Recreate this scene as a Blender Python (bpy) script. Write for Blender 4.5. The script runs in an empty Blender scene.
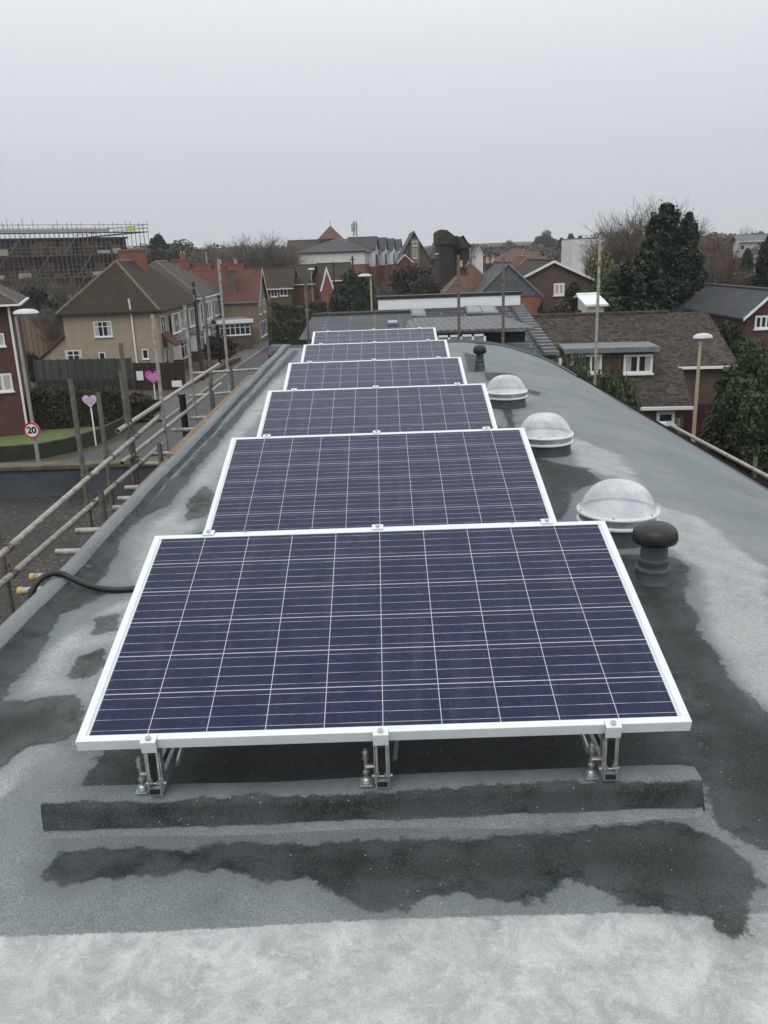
import bpy, math, random
import numpy as np
from mathutils import Vector, Matrix
R = math.radians
PI = math.pi
S = bpy.context.scene
COL = S.collection
rng = random.Random(7)

# ------------------------------------------------------------------ camera
FPX, PIT, ROL, YAW = 844.64, .2949, .0355, .0026
cp, sp = math.cos(PIT), math.sin(PIT)
FW = np.array([math.sin(YAW)*cp, math.cos(YAW)*cp, -sp])
_rt = np.array([math.cos(YAW), -math.sin(YAW), 0.]); _dn = np.cross(FW, _rt)
RT = _rt*math.cos(ROL)+_dn*math.sin(ROL); DN = -_rt*math.sin(ROL)+_dn*math.cos(ROL)
def ray(x, y): return FW+RT*(x-384)/FPX+DN*(y-512)/FPX
def at(x, y, Y): d = ray(x, y); return Vector(d*Y/d[1])      # sight line met with the plane at depth Y
def atZ(x, y, z): d = ray(x, y); return Vector(d*z/d[2])
def atX(x, y, X): d = ray(x, y); return Vector(d*X/d[0])
cam = bpy.data.cameras.new('camera'); co = bpy.data.objects.new('camera', cam); COL.objects.link(co)
cam.sensor_fit = 'VERTICAL'; cam.sensor_height = 36; cam.sensor_width = 27; cam.lens = FPX/1024*36
cam.clip_start = .05; cam.clip_end = 6000
co.matrix_world = Matrix(((RT[0], -DN[0], -FW[0], 0), (RT[1], -DN[1], -FW[1], 0), (RT[2], -DN[2], -FW[2], 0), (0, 0, 0, 1)))
S.camera = co
GZ = -8.5      # street level; the lens is the origin
RZ = -1.5      # flat part of the roof deck

# ------------------------------------------------------------------ materials
def mat(name):
    m = bpy.data.materials.new(name); m.use_nodes = True
    nt = m.node_tree; b = nt.nodes['Principled BSDF']
    return m, nt, b
class N:
    """small node builder"""
    def __init__(s, nt): s.nt = nt
    def __call__(s, kind, props=None, **inp):
        n = s.nt.nodes.new('ShaderNode'+kind)
        for k, v in (props or {}).items(): setattr(n, k, v)
        for k, v in inp.items():
            k = k.replace('_', ' ')
            key = int(k[1:]) if k[0] == 'i' and k[1:].isdigit() else k
            if isinstance(v, bpy.types.Node): v = v.outputs[0]
            if isinstance(v, bpy.types.NodeSocket): s.nt.links.new(v, n.inputs[key])
            else: n.inputs[key].default_value = v
        return n
    def math(s, op, a, b=0., c=None, clamp=False):
        n = s.nt.nodes.new('ShaderNodeMath'); n.operation = op; n.use_clamp = clamp
        for i, v in enumerate((a, b) if c is None else (a, b, c)):
            if isinstance(v, bpy.types.NodeSocket): s.nt.links.new(v, n.inputs[i])
            else: n.inputs[i].default_value = v
        return n.outputs[0]
    def mix(s, f, a, b, mode='MIX'):
        n = s.nt.nodes.new('ShaderNodeMix'); n.data_type = 'RGBA'; n.blend_type = mode
        for i, v in ((0, f), (6, a), (7, b)):
            if isinstance(v, bpy.types.NodeSocket): s.nt.links.new(v, n.inputs[i])
            else: n.inputs[i].default_value = v if i == 0 else (*v, 1) if len(v) == 3 else v
        return n.outputs[2]
    def step(s, v, lo, hi):
        n = s.nt.nodes.new('ShaderNodeMapRange'); n.interpolation_type = 'SMOOTHSTEP'
        s.nt.links.new(v, n.inputs[0]); n.inputs[1].default_value = lo; n.inputs[2].default_value = hi
        return n.outputs[0]
def C3(c): return (*c, 1)
def simple(name, col, rough=.7, metal=0., var=.25, scale=3., bump=0., col2=None, spec=.5, detail=6):
    m, nt, b = mat(name); n = N(nt)
    tc = n('TexCoord').outputs['Object']
    no = n('TexNoise', Vector=tc, Scale=scale, Detail=float(detail), Roughness=.65).outputs[0]
    f = n.step(no, .3, .7)
    a = tuple(c*(1-var) for c in col); z = col2 or tuple(min(1, c*(1+var)) for c in col)
    nt.links.new(n.mix(f, a, z), b.inputs['Base Color'])
    b.inputs['Roughness'].default_value = rough; b.inputs['Metallic'].default_value = metal
    b.inputs['Specular IOR Level'].default_value = spec
    if bump:
        bp = n('Bump', Height=no, Strength=bump, Distance=.02); nt.links.new(bp.outputs[0], b.inputs['Normal'])
    return m
def tiled(name, c1, c2, rw=.3, rh=.25, mort=(.03, .03, .03), moss=None, mosslo=.52, bump=.5, dim=.012, rough=.85, soft=.25):
    """roof tiles or bricks, mapped on UV in metres"""
    m, nt, b = mat(name); n = N(nt)
    uv = n('UVMap').outputs[0]
    br = n('TexBrick', Vector=uv, Color1=C3(c1), Color2=C3(c2), Mortar=C3(mort), Scale=1., Brick_Width=rw, Row_Height=rh, Mortar_Size=dim, Mortar_Smooth=.3, Bias=0.)
    no = n('TexNoise', Vector=uv, Scale=.7, Detail=8., Roughness=.7).outputs[0]
    no2 = n('TexNoise', Vector=uv, Scale=6., Detail=5., Roughness=.7).outputs[0]
    c = n.mix(n.math('MULTIPLY', n.step(no2, .35, .7), soft), br.outputs[0], tuple(x*1.6 for x in c2))
    c = n.mix(n.math('MULTIPLY', n.step(no, .35, .65), .45), c, tuple(x*.55 for x in c1))
    if moss:
        k = n.math('ADD', n.math('MULTIPLY', no, .6), n.math('MULTIPLY', no2, .4))
        c = n.mix(n.step(k, mosslo, mosslo+.12), c, moss)
    nt.links.new(c, b.inputs['Base Color']); b.inputs['Roughness'].default_value = rough
    b.inputs['Specular IOR Level'].default_value = .3
    hb = n.math('SUBTRACT', 1., br.outputs[1])
    bp = n('Bump', Height=hb, Strength=bump, Distance=.02); nt.links.new(bp.outputs[0], b.inputs['Normal'])
    return m
M = {}
M['tile_brown'] = tiled('brown_clay_tile', (.030, .022, .018), (.044, .032, .025), .22, .16, (.02, .016, .013), (.055, .05, .020), .50)
M['tile_moss'] = tiled('mossy_brown_tile', (.022, .018, .015), (.098, .082, .064), .19, .14, (.012, .011, .010), (.125, .115, .085), .55, soft=.3)
M['tile_conc'] = tiled('grey_concrete_tile', (.060, .056, .050), (.085, .078, .068), .33, .3, (.02, .02, .02), (.07, .065, .035), .58)
M['tile_red'] = tiled('red_clay_tile', (.10, .042, .032), (.14, .060, .044), .22, .16, (.04, .02, .02), (.08, .05, .035), .55)
M['tile_orange'] = tiled('orange_clay_tile', (.12, .066, .05), (.17, .095, .07), .24, .2, (.05, .03, .025), (.10, .085, .05), .6)
M['slate'] = tiled('grey_slate', (.042, .046, .052), (.062, .066, .074), .3, .22, (.018, .02, .022), None, rough=.6)
M['slate_light'] = tiled('pale_grey_slate', (.10, .108, .118), (.13, .138, .15), .3, .22, (.06, .06, .065), None, rough=.6)
M['pantile'] = tiled('dark_interlocking_tile', (.016, .018, .021), (.024, .027, .031), 1.3, .34, (.15, .16, .17), None, dim=.03, rough=.55)
M['brick_red'] = tiled('red_brick', (.20, .062, .036), (.26, .09, .055), .225, .075, (.22, .19, .16), None, dim=.01, bump=.3)
M['brick_dark'] = tiled('dark_red_brick', (.085, .03, .026), (.12, .042, .034), .225, .075, (.12, .10, .09), None, dim=.01, bump=.3)
M['brick_soot'] = tiled('sooty_brick', (.05, .024, .021), (.07, .032, .027), .225, .075, (.06, .05, .045), None, dim=.01, bump=.3)
M['brick_brown'] = tiled('brown_brick', (.095, .062, .047), (.13, .084, .062), .225, .075, (.16, .14, .12), None, dim=.01, bump=.3)
M['brick_old'] = tiled('weathered_brick', (.10, .07, .05), (.14, .10, .07), .225, .075, (.14, .12, .1), (.06, .06, .035), .5, dim=.01, bump=.3)
M['render_beige'] = simple('beige_pebbledash', (.33, .28, .21), .95, var=.10, scale=1.2, bump=.2, detail=10)
M['render_tan'] = simple('tan_render', (.20, .16, .11), .95, var=.14, scale=.9, bump=.2)
M['white_paint'] = simple('white_paint', (.72, .73, .73), .5, var=.05, scale=2)
M['white_render'] = simple('white_render', (.62, .62, .60), .9, var=.08, scale=.8)
M['upvc'] = simple('white_upvc', (.78, .79, .80), .35, var=.03, scale=5)
M['black_paint'] = simple('black_paint', (.018, .018, .02), .5, var=.2)
M['lead'] = simple('lead_flashing', (.16, .17, .18), .6, var=.2)
M['fence_grey'] = None
M['concrete_post'] = simple('lamp_column_grey', (.30, .31, .27), .6, var=.12, scale=4)
M['lamp_yellow'] = simple('lamp_column_cream', (.40, .36, .24), .6, var=.12, scale=4)
M['lamp_head'] = simple('lamp_head_shell', (.55, .57, .58), .4, var=.05)
M['wood_dark'] = simple('creosoted_pole', (.035, .028, .022), .9, var=.25, scale=6)
M['bark'] = simple('bark', (.075, .062, .050), .95, var=.3, scale=5)
M['bark_pale'] = simple('pale_bark', (.115, .100, .085), .95, var=.3, scale=5)
M['twig'] = simple('bare_twigs', (.11, .095, .084), .95, var=.25, scale=.8)
M['twig_red'] = simple('reddish_twigs', (.095, .066, .055), .95, var=.25, scale=.8)
M['terracotta'] = simple('chimney_pot', (.50, .36, .22), .8, var=.15)
M['wall_dark'] = simple('dark_damp_wall', (.030, .028, .022), .95, var=.35, scale=2)
M['tarmac'] = simple('tarmac', (.058, .060, .062), .8, var=.18, scale=1.5, bump=.15, detail=10)
M['pavement'] = simple('pavement', (.095, .094, .09), .85, var=.15, scale=2)
M['kerb'] = simple('kerb_stone', (.25, .245, .235), .85, var=.12)
M['soil'] = simple('bare_soil', (.055, .048, .036), .95, var=.3, scale=.5)
M['galv'] = simple('galvanised_tube', (.36, .345, .30), .6, .3, var=.35, scale=18, bump=.1, col2=(.46, .45, .41))
M['galv_old'] = simple('weathered_tube', (.15, .15, .135), .65, .3, var=.3, scale=14, bump=.15)
M['coupler'] = simple('scaffold_coupler', (.19, .17, .145), .6, .6, var=.45, scale=40)
M['cap_yellow'] = simple('yellow_plastic_cap', (.62, .42, .12), .5, var=.08)
M['rubber'] = simple('black_rubber', (.010, .010, .011), .42, var=.2)
M['vent_black'] = simple('black_vent_plastic', (.012, .012, .013), .42, var=.35, scale=6, bump=.1)
M['white_rim'] = simple('white_dome_rim', (.74, .75, .75), .3, var=.06)
M['timber'] = simple('scaffold_timber', (.19, .135, .09), .85, var=.3, scale=8)
M['corrug'] = None
M['maroon'] = simple('maroon_door', (.055, .012, .016), .5, var=.15)
M['curtain'] = simple('net_curtain', (.42, .42, .40), .9, var=.12, scale=8)
M['car_white'] = simple('white_car_paint', (.75, .76, .77), .25, var=.03)
M['car_blue'] = simple('blue_car_paint', (.02, .035, .08), .25, var=.05)
M['tyre'] = simple('tyre_rubber', (.015, .015, .016), .8)

def m_glass(name, col=(.02, .024, .028), rough=.06):
    m, nt, b = mat(name); n = N(nt)
    b.inputs['Base Color'].default_value = C3(col); b.inputs['Roughness'].default_value = rough
    b.inputs['Specular IOR Level'].default_value = .5
    return m
M['glass'] = m_glass('window_glass')
M['glass_pale'] = m_glass('rooflight_glass', (.24, .27, .28), .15)
def m_planks(name, a, bcol, w=.14):
    m, nt, b = mat(name); n = N(nt)
    uv = n('UVMap').outputs[0]; x = n('SeparateXYZ', Vector=uv).outputs[0]
    k = n.math('DIVIDE', x, w); fr = n.math('FRACT', k); fl = n.math('FLOOR', k)
    wn = n('TexWhiteNoise', {'noise_dimensions': '1D'}, W=fl).outputs[0]
    no = n('TexNoise', Vector=uv, Scale=5., Detail=6.).outputs[0]
    c = n.mix(wn, a, bcol); c = n.mix(n.math('MULTIPLY', n.step(no, .3, .7), .5), c, tuple(v*.5 for v in a))
    gap = n.math('LESS_THAN', fr, .09)
    c = n.mix(gap, c, (.01, .01, .01)); nt.links.new(c, b.inputs['Base Color']); b.inputs['Roughness'].default_value = .9
    return m
M['fence_grey'] = m_planks('grey_fence_boards', (.060, .060, .056), (.095, .094, .088), .15)
M['fence_brown'] = m_planks('brown_fence_boards', (.028, .016, .012), (.045, .025, .018), .15)
M['fence_tan'] = m_planks('tan_fence_boards', (.17, .125, .075), (.23, .17, .105), .3)
M['tilehung'] = m_planks('timber_cladding', (.09, .055, .035), (.13, .08, .05), .2)
M['corrug'] = m_planks('corrugated_sheet', (.155, .16, .165), (.18, .185, .19), .16)

def m_leaf(name, cols, rough=.6):
    m, nt, b = mat(name); n = N(nt)
    gi = n('NewGeometry').outputs['Random Per Island']
    tc = n('TexCoord').outputs['Object']
    no = n('TexNoise', Vector=tc, Scale=.9, Detail=3.).outputs[0]
    c = n.mix(gi, cols[0], cols[1]); c = n.mix(n.step(no, .35, .65), c, cols[2])
    nt.links.new(c, b.inputs['Base Color']); b.inputs['Roughness'].default_value = rough
    b.inputs['Specular IOR Level'].default_value = .3
    b.inputs['Subsurface Weight'].default_value = 0
    return m
M['conifer'] = m_leaf('conifer_needles', ((.018, .028, .018), (.040, .056, .034), (.028, .040, .022)))
M['evergreen'] = m_leaf('evergreen_leaves', ((.032, .052, .022), (.075, .105, .045), (.050, .072, .030)))
M['laurel'] = m_leaf('laurel_leaves', ((.035, .052, .022), (.10, .125, .055), (.060, .075, .035)))
M['hedge'] = m_leaf('hedge_leaves', ((.030, .036, .018), (.062, .066, .034), (.042, .043, .024)))
M['hedge_green'] = m_leaf('green_hedge_leaves', ((.032, .046, .020), (.070, .088, .038), (.048, .060, .028)))
M['hedge_brown'] = m_leaf('winter_hedge_leaves', ((.030, .025, .018), (.065, .052, .036), (.040, .032, .024)))
M['olive'] = m_leaf('olive_leaves', ((.10, .105, .04), (.20, .19, .07), (.13, .13, .05)))
M['grass'] = simple('lawn_grass', (.105, .145, .045), .95, var=.28, scale=2.5, detail=10, bump=.3)

# ---- ground: patchwork of winter gardens
def m_ground():
    m, nt, b = mat('winter_ground'); n = N(nt)
    tc = n('TexCoord').outputs['Object']
    n1 = n('TexNoise', Vector=tc, Scale=.05, Detail=8., Roughness=.7).outputs[0]
    n2 = n('TexNoise', Vector=tc, Scale=.6, Detail=6.).outputs[0]
    c = n.mix(n.step(n1, .42, .58), (.050, .060, .028), (.075, .064, .048))
    c = n.mix(n.math('MULTIPLY', n.step(n2, .4, .65), .5), c, (.035, .033, .024))
    nt.links.new(c, b.inputs['Base Color']); b.inputs['Roughness'].default_value = 1
    return m
M['ground'] = m_ground()

# ---- roof coating: mineral felt under grey liquid coating, with rain puddles and dry bleached areas
def m_roof(name='roof_coating'):
    m, nt, b = mat(name); n = N(nt)
    tc = n('TexCoord').outputs['Object']
    wet = n('Attribute', {'attribute_name': 'wet'}).outputs['Fac']
    dry = n('Attribute', {'attribute_name': 'dry'}).outputs['Fac']
    frt = n('Attribute', {'attribute_name': 'band'}).outputs['Fac']
    big = n('TexNoise', Vector=tc, Scale=1.3, Detail=6., Roughness=.6).outputs[0]
    med = n('TexNoise', Vector=tc, Scale=7., Detail=8., Roughness=.65).outputs[0]
    fin = n('TexNoise', Vector=tc, Scale=55., Detail=6., Roughness=.75).outputs[0]
    gra = n('TexNoise', Vector=tc, Scale=230., Detail=3., Roughness=.75).outputs[0]
    gr2 = n('TexVoronoi', Vector=tc, Scale=330.).outputs['Distance']
    base = n.mix(n.step(big, .35, .65), (.168, .193, .200), (.220, .243, .248))
    base = n.mix(n.math('MULTIPLY', n.step(med, .35, .7), .4), base, (.155, .178, .184))
    dm = n.step(n.math('ADD', dry, n.math('MULTIPLY', n.math('SUBTRACT', med, .5), .22)), -.05, .05)
    light = n.mix(n.step(med, .3, .7), (.29, .315, .315), (.375, .395, .392))
    c = n.mix(n.math('MULTIPLY', dm, n.step(fin, .15, .55)), base, light)
    bandm = n.step(n.math('ADD', frt, n.math('MULTIPLY', n.math('SUBTRACT', fin, .5), .03)), -.004, .004)
    blot = n('TexNoise', Vector=tc, Scale=8., Detail=12., Roughness=.72, Distortion=.5).outputs[0]
    bcol = n.mix(n.step(blot, .36, .66), (.31, .335, .33), (.50, .515, .505))
    bl2 = n('TexNoise', Vector=tc, Scale=24., Detail=8., Roughness=.7, Distortion=.8).outputs[0]
    bcol = n.mix(n.math('MULTIPLY', n.step(bl2, .52, .66), .5), bcol, (.57, .58, .57))
    bcol = n.mix(n.math('MULTIPLY', n.step(big, .45, .62), .35), bcol, (.40, .40, .365))
    c = n.mix(bandm, c, bcol)
    # mineral grain
    g = n.step(gra, .32, .68)
    gk = n.math('ADD', .60, n.math('MULTIPLY', g, .80))
    gm = n('CombineColor', Red=gk, Green=gk, Blue=gk).outputs[0]
    c = n.mix(n.math('SUBTRACT', .85, n.math('MULTIPLY', bandm, .5)), c, gm, 'MULTIPLY')
    edge = n.math('ADD', n.math('ADD', n.math('MULTIPLY', n.math('SUBTRACT', big, .5), .07), n.math('MULTIPLY', n.math('SUBTRACT', med, .5), .15)), n.math('MULTIPLY', n.math('SUBTRACT', fin, .5), .05))
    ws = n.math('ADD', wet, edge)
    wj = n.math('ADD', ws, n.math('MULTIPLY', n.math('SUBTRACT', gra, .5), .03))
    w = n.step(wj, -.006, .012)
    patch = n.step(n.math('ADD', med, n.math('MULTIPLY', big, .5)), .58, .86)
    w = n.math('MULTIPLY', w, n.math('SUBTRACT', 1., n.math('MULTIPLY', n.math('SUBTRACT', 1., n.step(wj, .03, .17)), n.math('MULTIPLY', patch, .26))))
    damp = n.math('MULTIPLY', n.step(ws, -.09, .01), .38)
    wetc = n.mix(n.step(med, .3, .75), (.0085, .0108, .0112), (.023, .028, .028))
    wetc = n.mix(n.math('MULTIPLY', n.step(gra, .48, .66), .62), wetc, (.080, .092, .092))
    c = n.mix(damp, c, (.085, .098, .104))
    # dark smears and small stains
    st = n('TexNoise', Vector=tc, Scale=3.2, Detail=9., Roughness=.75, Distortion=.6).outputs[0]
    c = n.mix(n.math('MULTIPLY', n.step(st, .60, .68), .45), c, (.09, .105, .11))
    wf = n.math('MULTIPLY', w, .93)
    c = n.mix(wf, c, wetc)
    # pale specks of grit
    sp_ = n('TexVoronoi', {'feature': 'F1'}, Vector=tc, Scale=26.).outputs['Distance']
    c = n.mix(n.math('LESS_THAN', sp_, .045), c, (.42, .43, .42))
    nt.links.new(c, b.inputs['Base Color'])
    ro = n.math('SUBTRACT', .80, n.math('MULTIPLY', w, .20))
    nt.links.new(n.math('SUBTRACT', .35, n.math('MULTIPLY', w, .17)), b.inputs['Specular IOR Level'])
    nt.links.new(ro, b.inputs['Roughness'])
    b.inputs['Specular IOR Level'].default_value = .35
    h = n.math('ADD', n.math('MULTIPLY', gr2, .6), n.math('MULTIPLY', gra, .6))
    hs = n.math('ADD', h, n.math('MULTIPLY', med, 3.))
    bp = n('Bump', Height=hs, Strength=.45, Distance=.0035); nt.links.new(bp.outputs[0], b.inputs['Normal'])
    return m
M['roof'] = m_roof()
M['trim'] = simple('dark_edge_trim', (.05, .058, .066), .55, var=.25, scale=5, bump=.1)
M['collar_felt'] = simple('coated_collar', (.062, .072, .077), .7, var=.25, scale=9, bump=.2)
M['collar_dark'] = simple('wet_coated_collar', (.045, .053, .056), .55, var=.35, scale=7, bump=.2)
def m_chips():
    m, nt, b = mat('roof_chippings'); n = N(nt)
    tc = n('TexCoord').outputs['Object']
    v = n('TexVoronoi', Vector=tc, Scale=26.)
    big = n('TexNoise', Vector=tc, Scale=.8, Detail=7.).outputs[0]
    wn = n('SeparateColor', Color=v.outputs['Color']).outputs[0]
    c = n.mix(wn, (.024, .021, .019), (.075, .068, .060))
    c = n.mix(n.math('LESS_THAN', wn, .06), c, (.16, .15, .14))
    c = n.mix(n.math('MULTIPLY', n.step(big, .4, .65), .5), c, (.030, .028, .024))
    nt.links.new(c, b.inputs['Base Color']); b.inputs['Roughness'].default_value = .9
    bp = n('Bump', Height=v.outputs['Distance'], Strength=.8, Distance=.03); nt.links.new(bp.outputs[0], b.inputs['Normal'])
    return m
M['chips'] = m_chips()
M['felt_blue'] = simple('slate_blue_felt', (.055, .066, .076), .6, var=.3, scale=1.4, bump=.15)
M['coping'] = simple('mossy_coping', (.085, .075, .055), .95, var=.3, scale=3, bump=.3, col2=(.13, .115, .075))

# ---- solar cells
PITCH = .159
def m_cells():
    m, nt, b = mat('polycrystalline_cells'); n = N(nt)
    tc = n('TexCoord').outputs['Object']; s = n('SeparateXYZ', Vector=tc)
    u = n.math('DIVIDE', n.math('ADD', s.outputs[0], PITCH*5), PITCH)
    v = n.math('DIVIDE', n.math('ADD', s.outputs[1], PITCH*3), PITCH)
    fu, fv = n.math('FRACT', u), n.math('FRACT', v)
    eu = n.math('MINIMUM', fu, n.math('SUBTRACT', 1., fu)); ev = n.math('MINIMUM', fv, n.math('SUBTRACT', 1., fv))
    gap = n.math('MAXIMUM', n.math('LESS_THAN', eu, .0068), n.math('LESS_THAN', ev, .0095))
    outx = n.math('GREATER_THAN', n.math('ABSOLUTE', s.outputs[0]), PITCH*5); outy = n.math('GREATER_THAN', n.math('ABSOLUTE', s.outputs[1]), PITCH*3)
    out = n.math('MAXIMUM', outx, outy)
    f4 = n.math('ABSOLUTE', n.math('SUBTRACT', n.math('FRACT', n.math('MULTIPLY', fv, 4.)), .5))
    bus = n.math('LESS_THAN', f4, .017)
    cell = n('CombineXYZ', X=n.math('FLOOR', u), Y=n.math('FLOOR', v))
    wn = n('TexWhiteNoise', {'noise_dimensions': '3D'}, Vector=cell).outputs[0]
    vo = n('TexVoronoi', Vector=tc, Scale=85.); vc = n('SeparateColor', Color=vo.outputs['Color']).outputs[0]
    c = n.mix(vc, (.0040, .0078, .034), (.009, .0150, .064))
    c = n.mix(n.math('MULTIPLY', wn, .6), c, (.005, .014, .042))
    fing = n.math('LESS_THAN', n.math('FRACT', n.math('MULTIPLY', fu, 60.)), .06)
    no = n('TexNoise', Vector=tc, Scale=9., Detail=5.).outputs[0]
    busf = n.math('MULTIPLY', bus, n.math('ADD', .40, n.math('MULTIPLY', n.step(no, .35, .6), .6)))  # noise paints an uneven glint along the busbars into the colour
    c = n.mix(busf, c, (.52, .54, .60))
    c = n.mix(gap, c, (.46, .47, .52)); c = n.mix(out, c, (.62, .63, .64))
    # rain streaks / dust film
    mp = n('Mapping', Vector=tc); mp.inputs['Scale'].default_value = (14, 1.2, 1)
    stx = n('TexNoise', Vector=mp.outputs[0], Scale=1., Detail=6., Roughness=.7).outputs[0]
    c = n.mix(n.math('MULTIPLY', n.step(stx, .48, .75), .06), c, (.30, .31, .34))
    drop = n('TexVoronoi', Vector=tc, Scale=95.)
    dr = n('SeparateColor', Color=drop.outputs['Color']).outputs[0]
    dm = n.math('MULTIPLY', n.math('LESS_THAN', drop.outputs['Distance'], .22), n.math('GREATER_THAN', dr, .72))
    c = n.mix(n.math('MULTIPLY', dm, .10), c, (.30, .31, .36))
    nt.links.new(c, b.inputs['Base Color'])
    b.inputs['Roughness'].default_value = .5; b.inputs['Specular IOR Level'].default_value = 0.
    b.inputs['Coat Weight'].default_value = 1.; b.inputs['Coat IOR'].default_value = 1.34
    rr = n.math('ADD', .10, n.math('MULTIPLY', n.step(stx, .4, .7), .16)); nt.links.new(rr, b.inputs['Coat Roughness'])
    hh = n.math('MULTIPLY', n.math('MULTIPLY', dm, n.math('SUBTRACT', .22, drop.outputs['Distance'])), 4.)
    bp = n('Bump', Height=hh, Strength=.6, Distance=.002); nt.links.new(bp.outputs[0], b.inputs['Coat Normal'])
    return m
M['cells'] = m_cells()
M['alu'] = simple('anodised_frame', (.74, .76, .77), .42, .25, var=.05, scale=5)
M['alu_side'] = simple('anodised_frame_side', (.60, .62, .62), .45, .35, var=.08, scale=5)
M['alu_raw'] = simple('mill_aluminium', (.50, .51, .52), .35, .75, var=.25, scale=18)
M['steel'] = simple('zinc_bolt', (.50, .49, .46), .35, .9, var=.25, scale=40)
M['backsheet'] = simple('white_backsheet', (.6, .6, .6), .6, var=.03)
M['hole_shade'] = simple('painted_hole_shade', (.01, .01, .01), .9)  # flat black that stands for shade inside hollow ends
def m_dome():
    m, nt, b = mat('clear_polycarbonate'); n = N(nt)
    tc = n('TexCoord').outputs['Object']; no = n('TexNoise', Vector=tc, Scale=7., Detail=6.).outputs[0]
    nt.links.new(n.mix(n.step(no, .35, .7), (.60, .64, .66), (.82, .84, .85)), b.inputs['Base Color'])
    b.inputs['Roughness'].default_value = .08; b.inputs['IOR'].default_value = 1.45
    tr = nt.nodes.new('ShaderNodeBsdfTransparent'); tr.inputs[0].default_value = (.93, .95, .96, 1)
    mx = nt.nodes.new('ShaderNodeMixShader')
    fr = n('LayerWeight', Blend=.38).outputs['Facing']
    f = n.math('ADD', .38, n.math('MULTIPLY', fr, .45)); f = n.math('ADD', f, n.math('MULTIPLY', n.step(no, .45, .7), .12))
    nt.links.new(f, mx.inputs[0]); nt.links.new(tr.outputs[0], mx.inputs[1]); nt.links.new(b.outputs[0], mx.inputs[2])
    nt.links.new(mx.outputs[0], nt.nodes['Material Output'].inputs[0])
    return m
M['dome'] = m_dome()
M['dome_liner'] = simple('white_diffuser', (.66, .67, .68), .5, var=.16, scale=6)
M['pink'] = simple('pink_board', (.56, .09, .36), .6, var=.05)
M['pink_pale'] = simple('pale_heart_board', (.56, .50, .62), .6, var=.05)
M['sign_red'] = simple('sign_red', (.50, .02, .02), .5, var=.05)
M['sign_white'] = simple('sign_white', (.80, .80, .80), .5, var=.03)
M['sign_black'] = simple('sign_black', (.012, .012, .012), .5)
M['hi_vis'] = simple('yellow_sheet', (.55, .60, .08), .6)
M['blue_sheet'] = simple('teal_sheet', (.12, .35, .36), .6)

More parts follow.
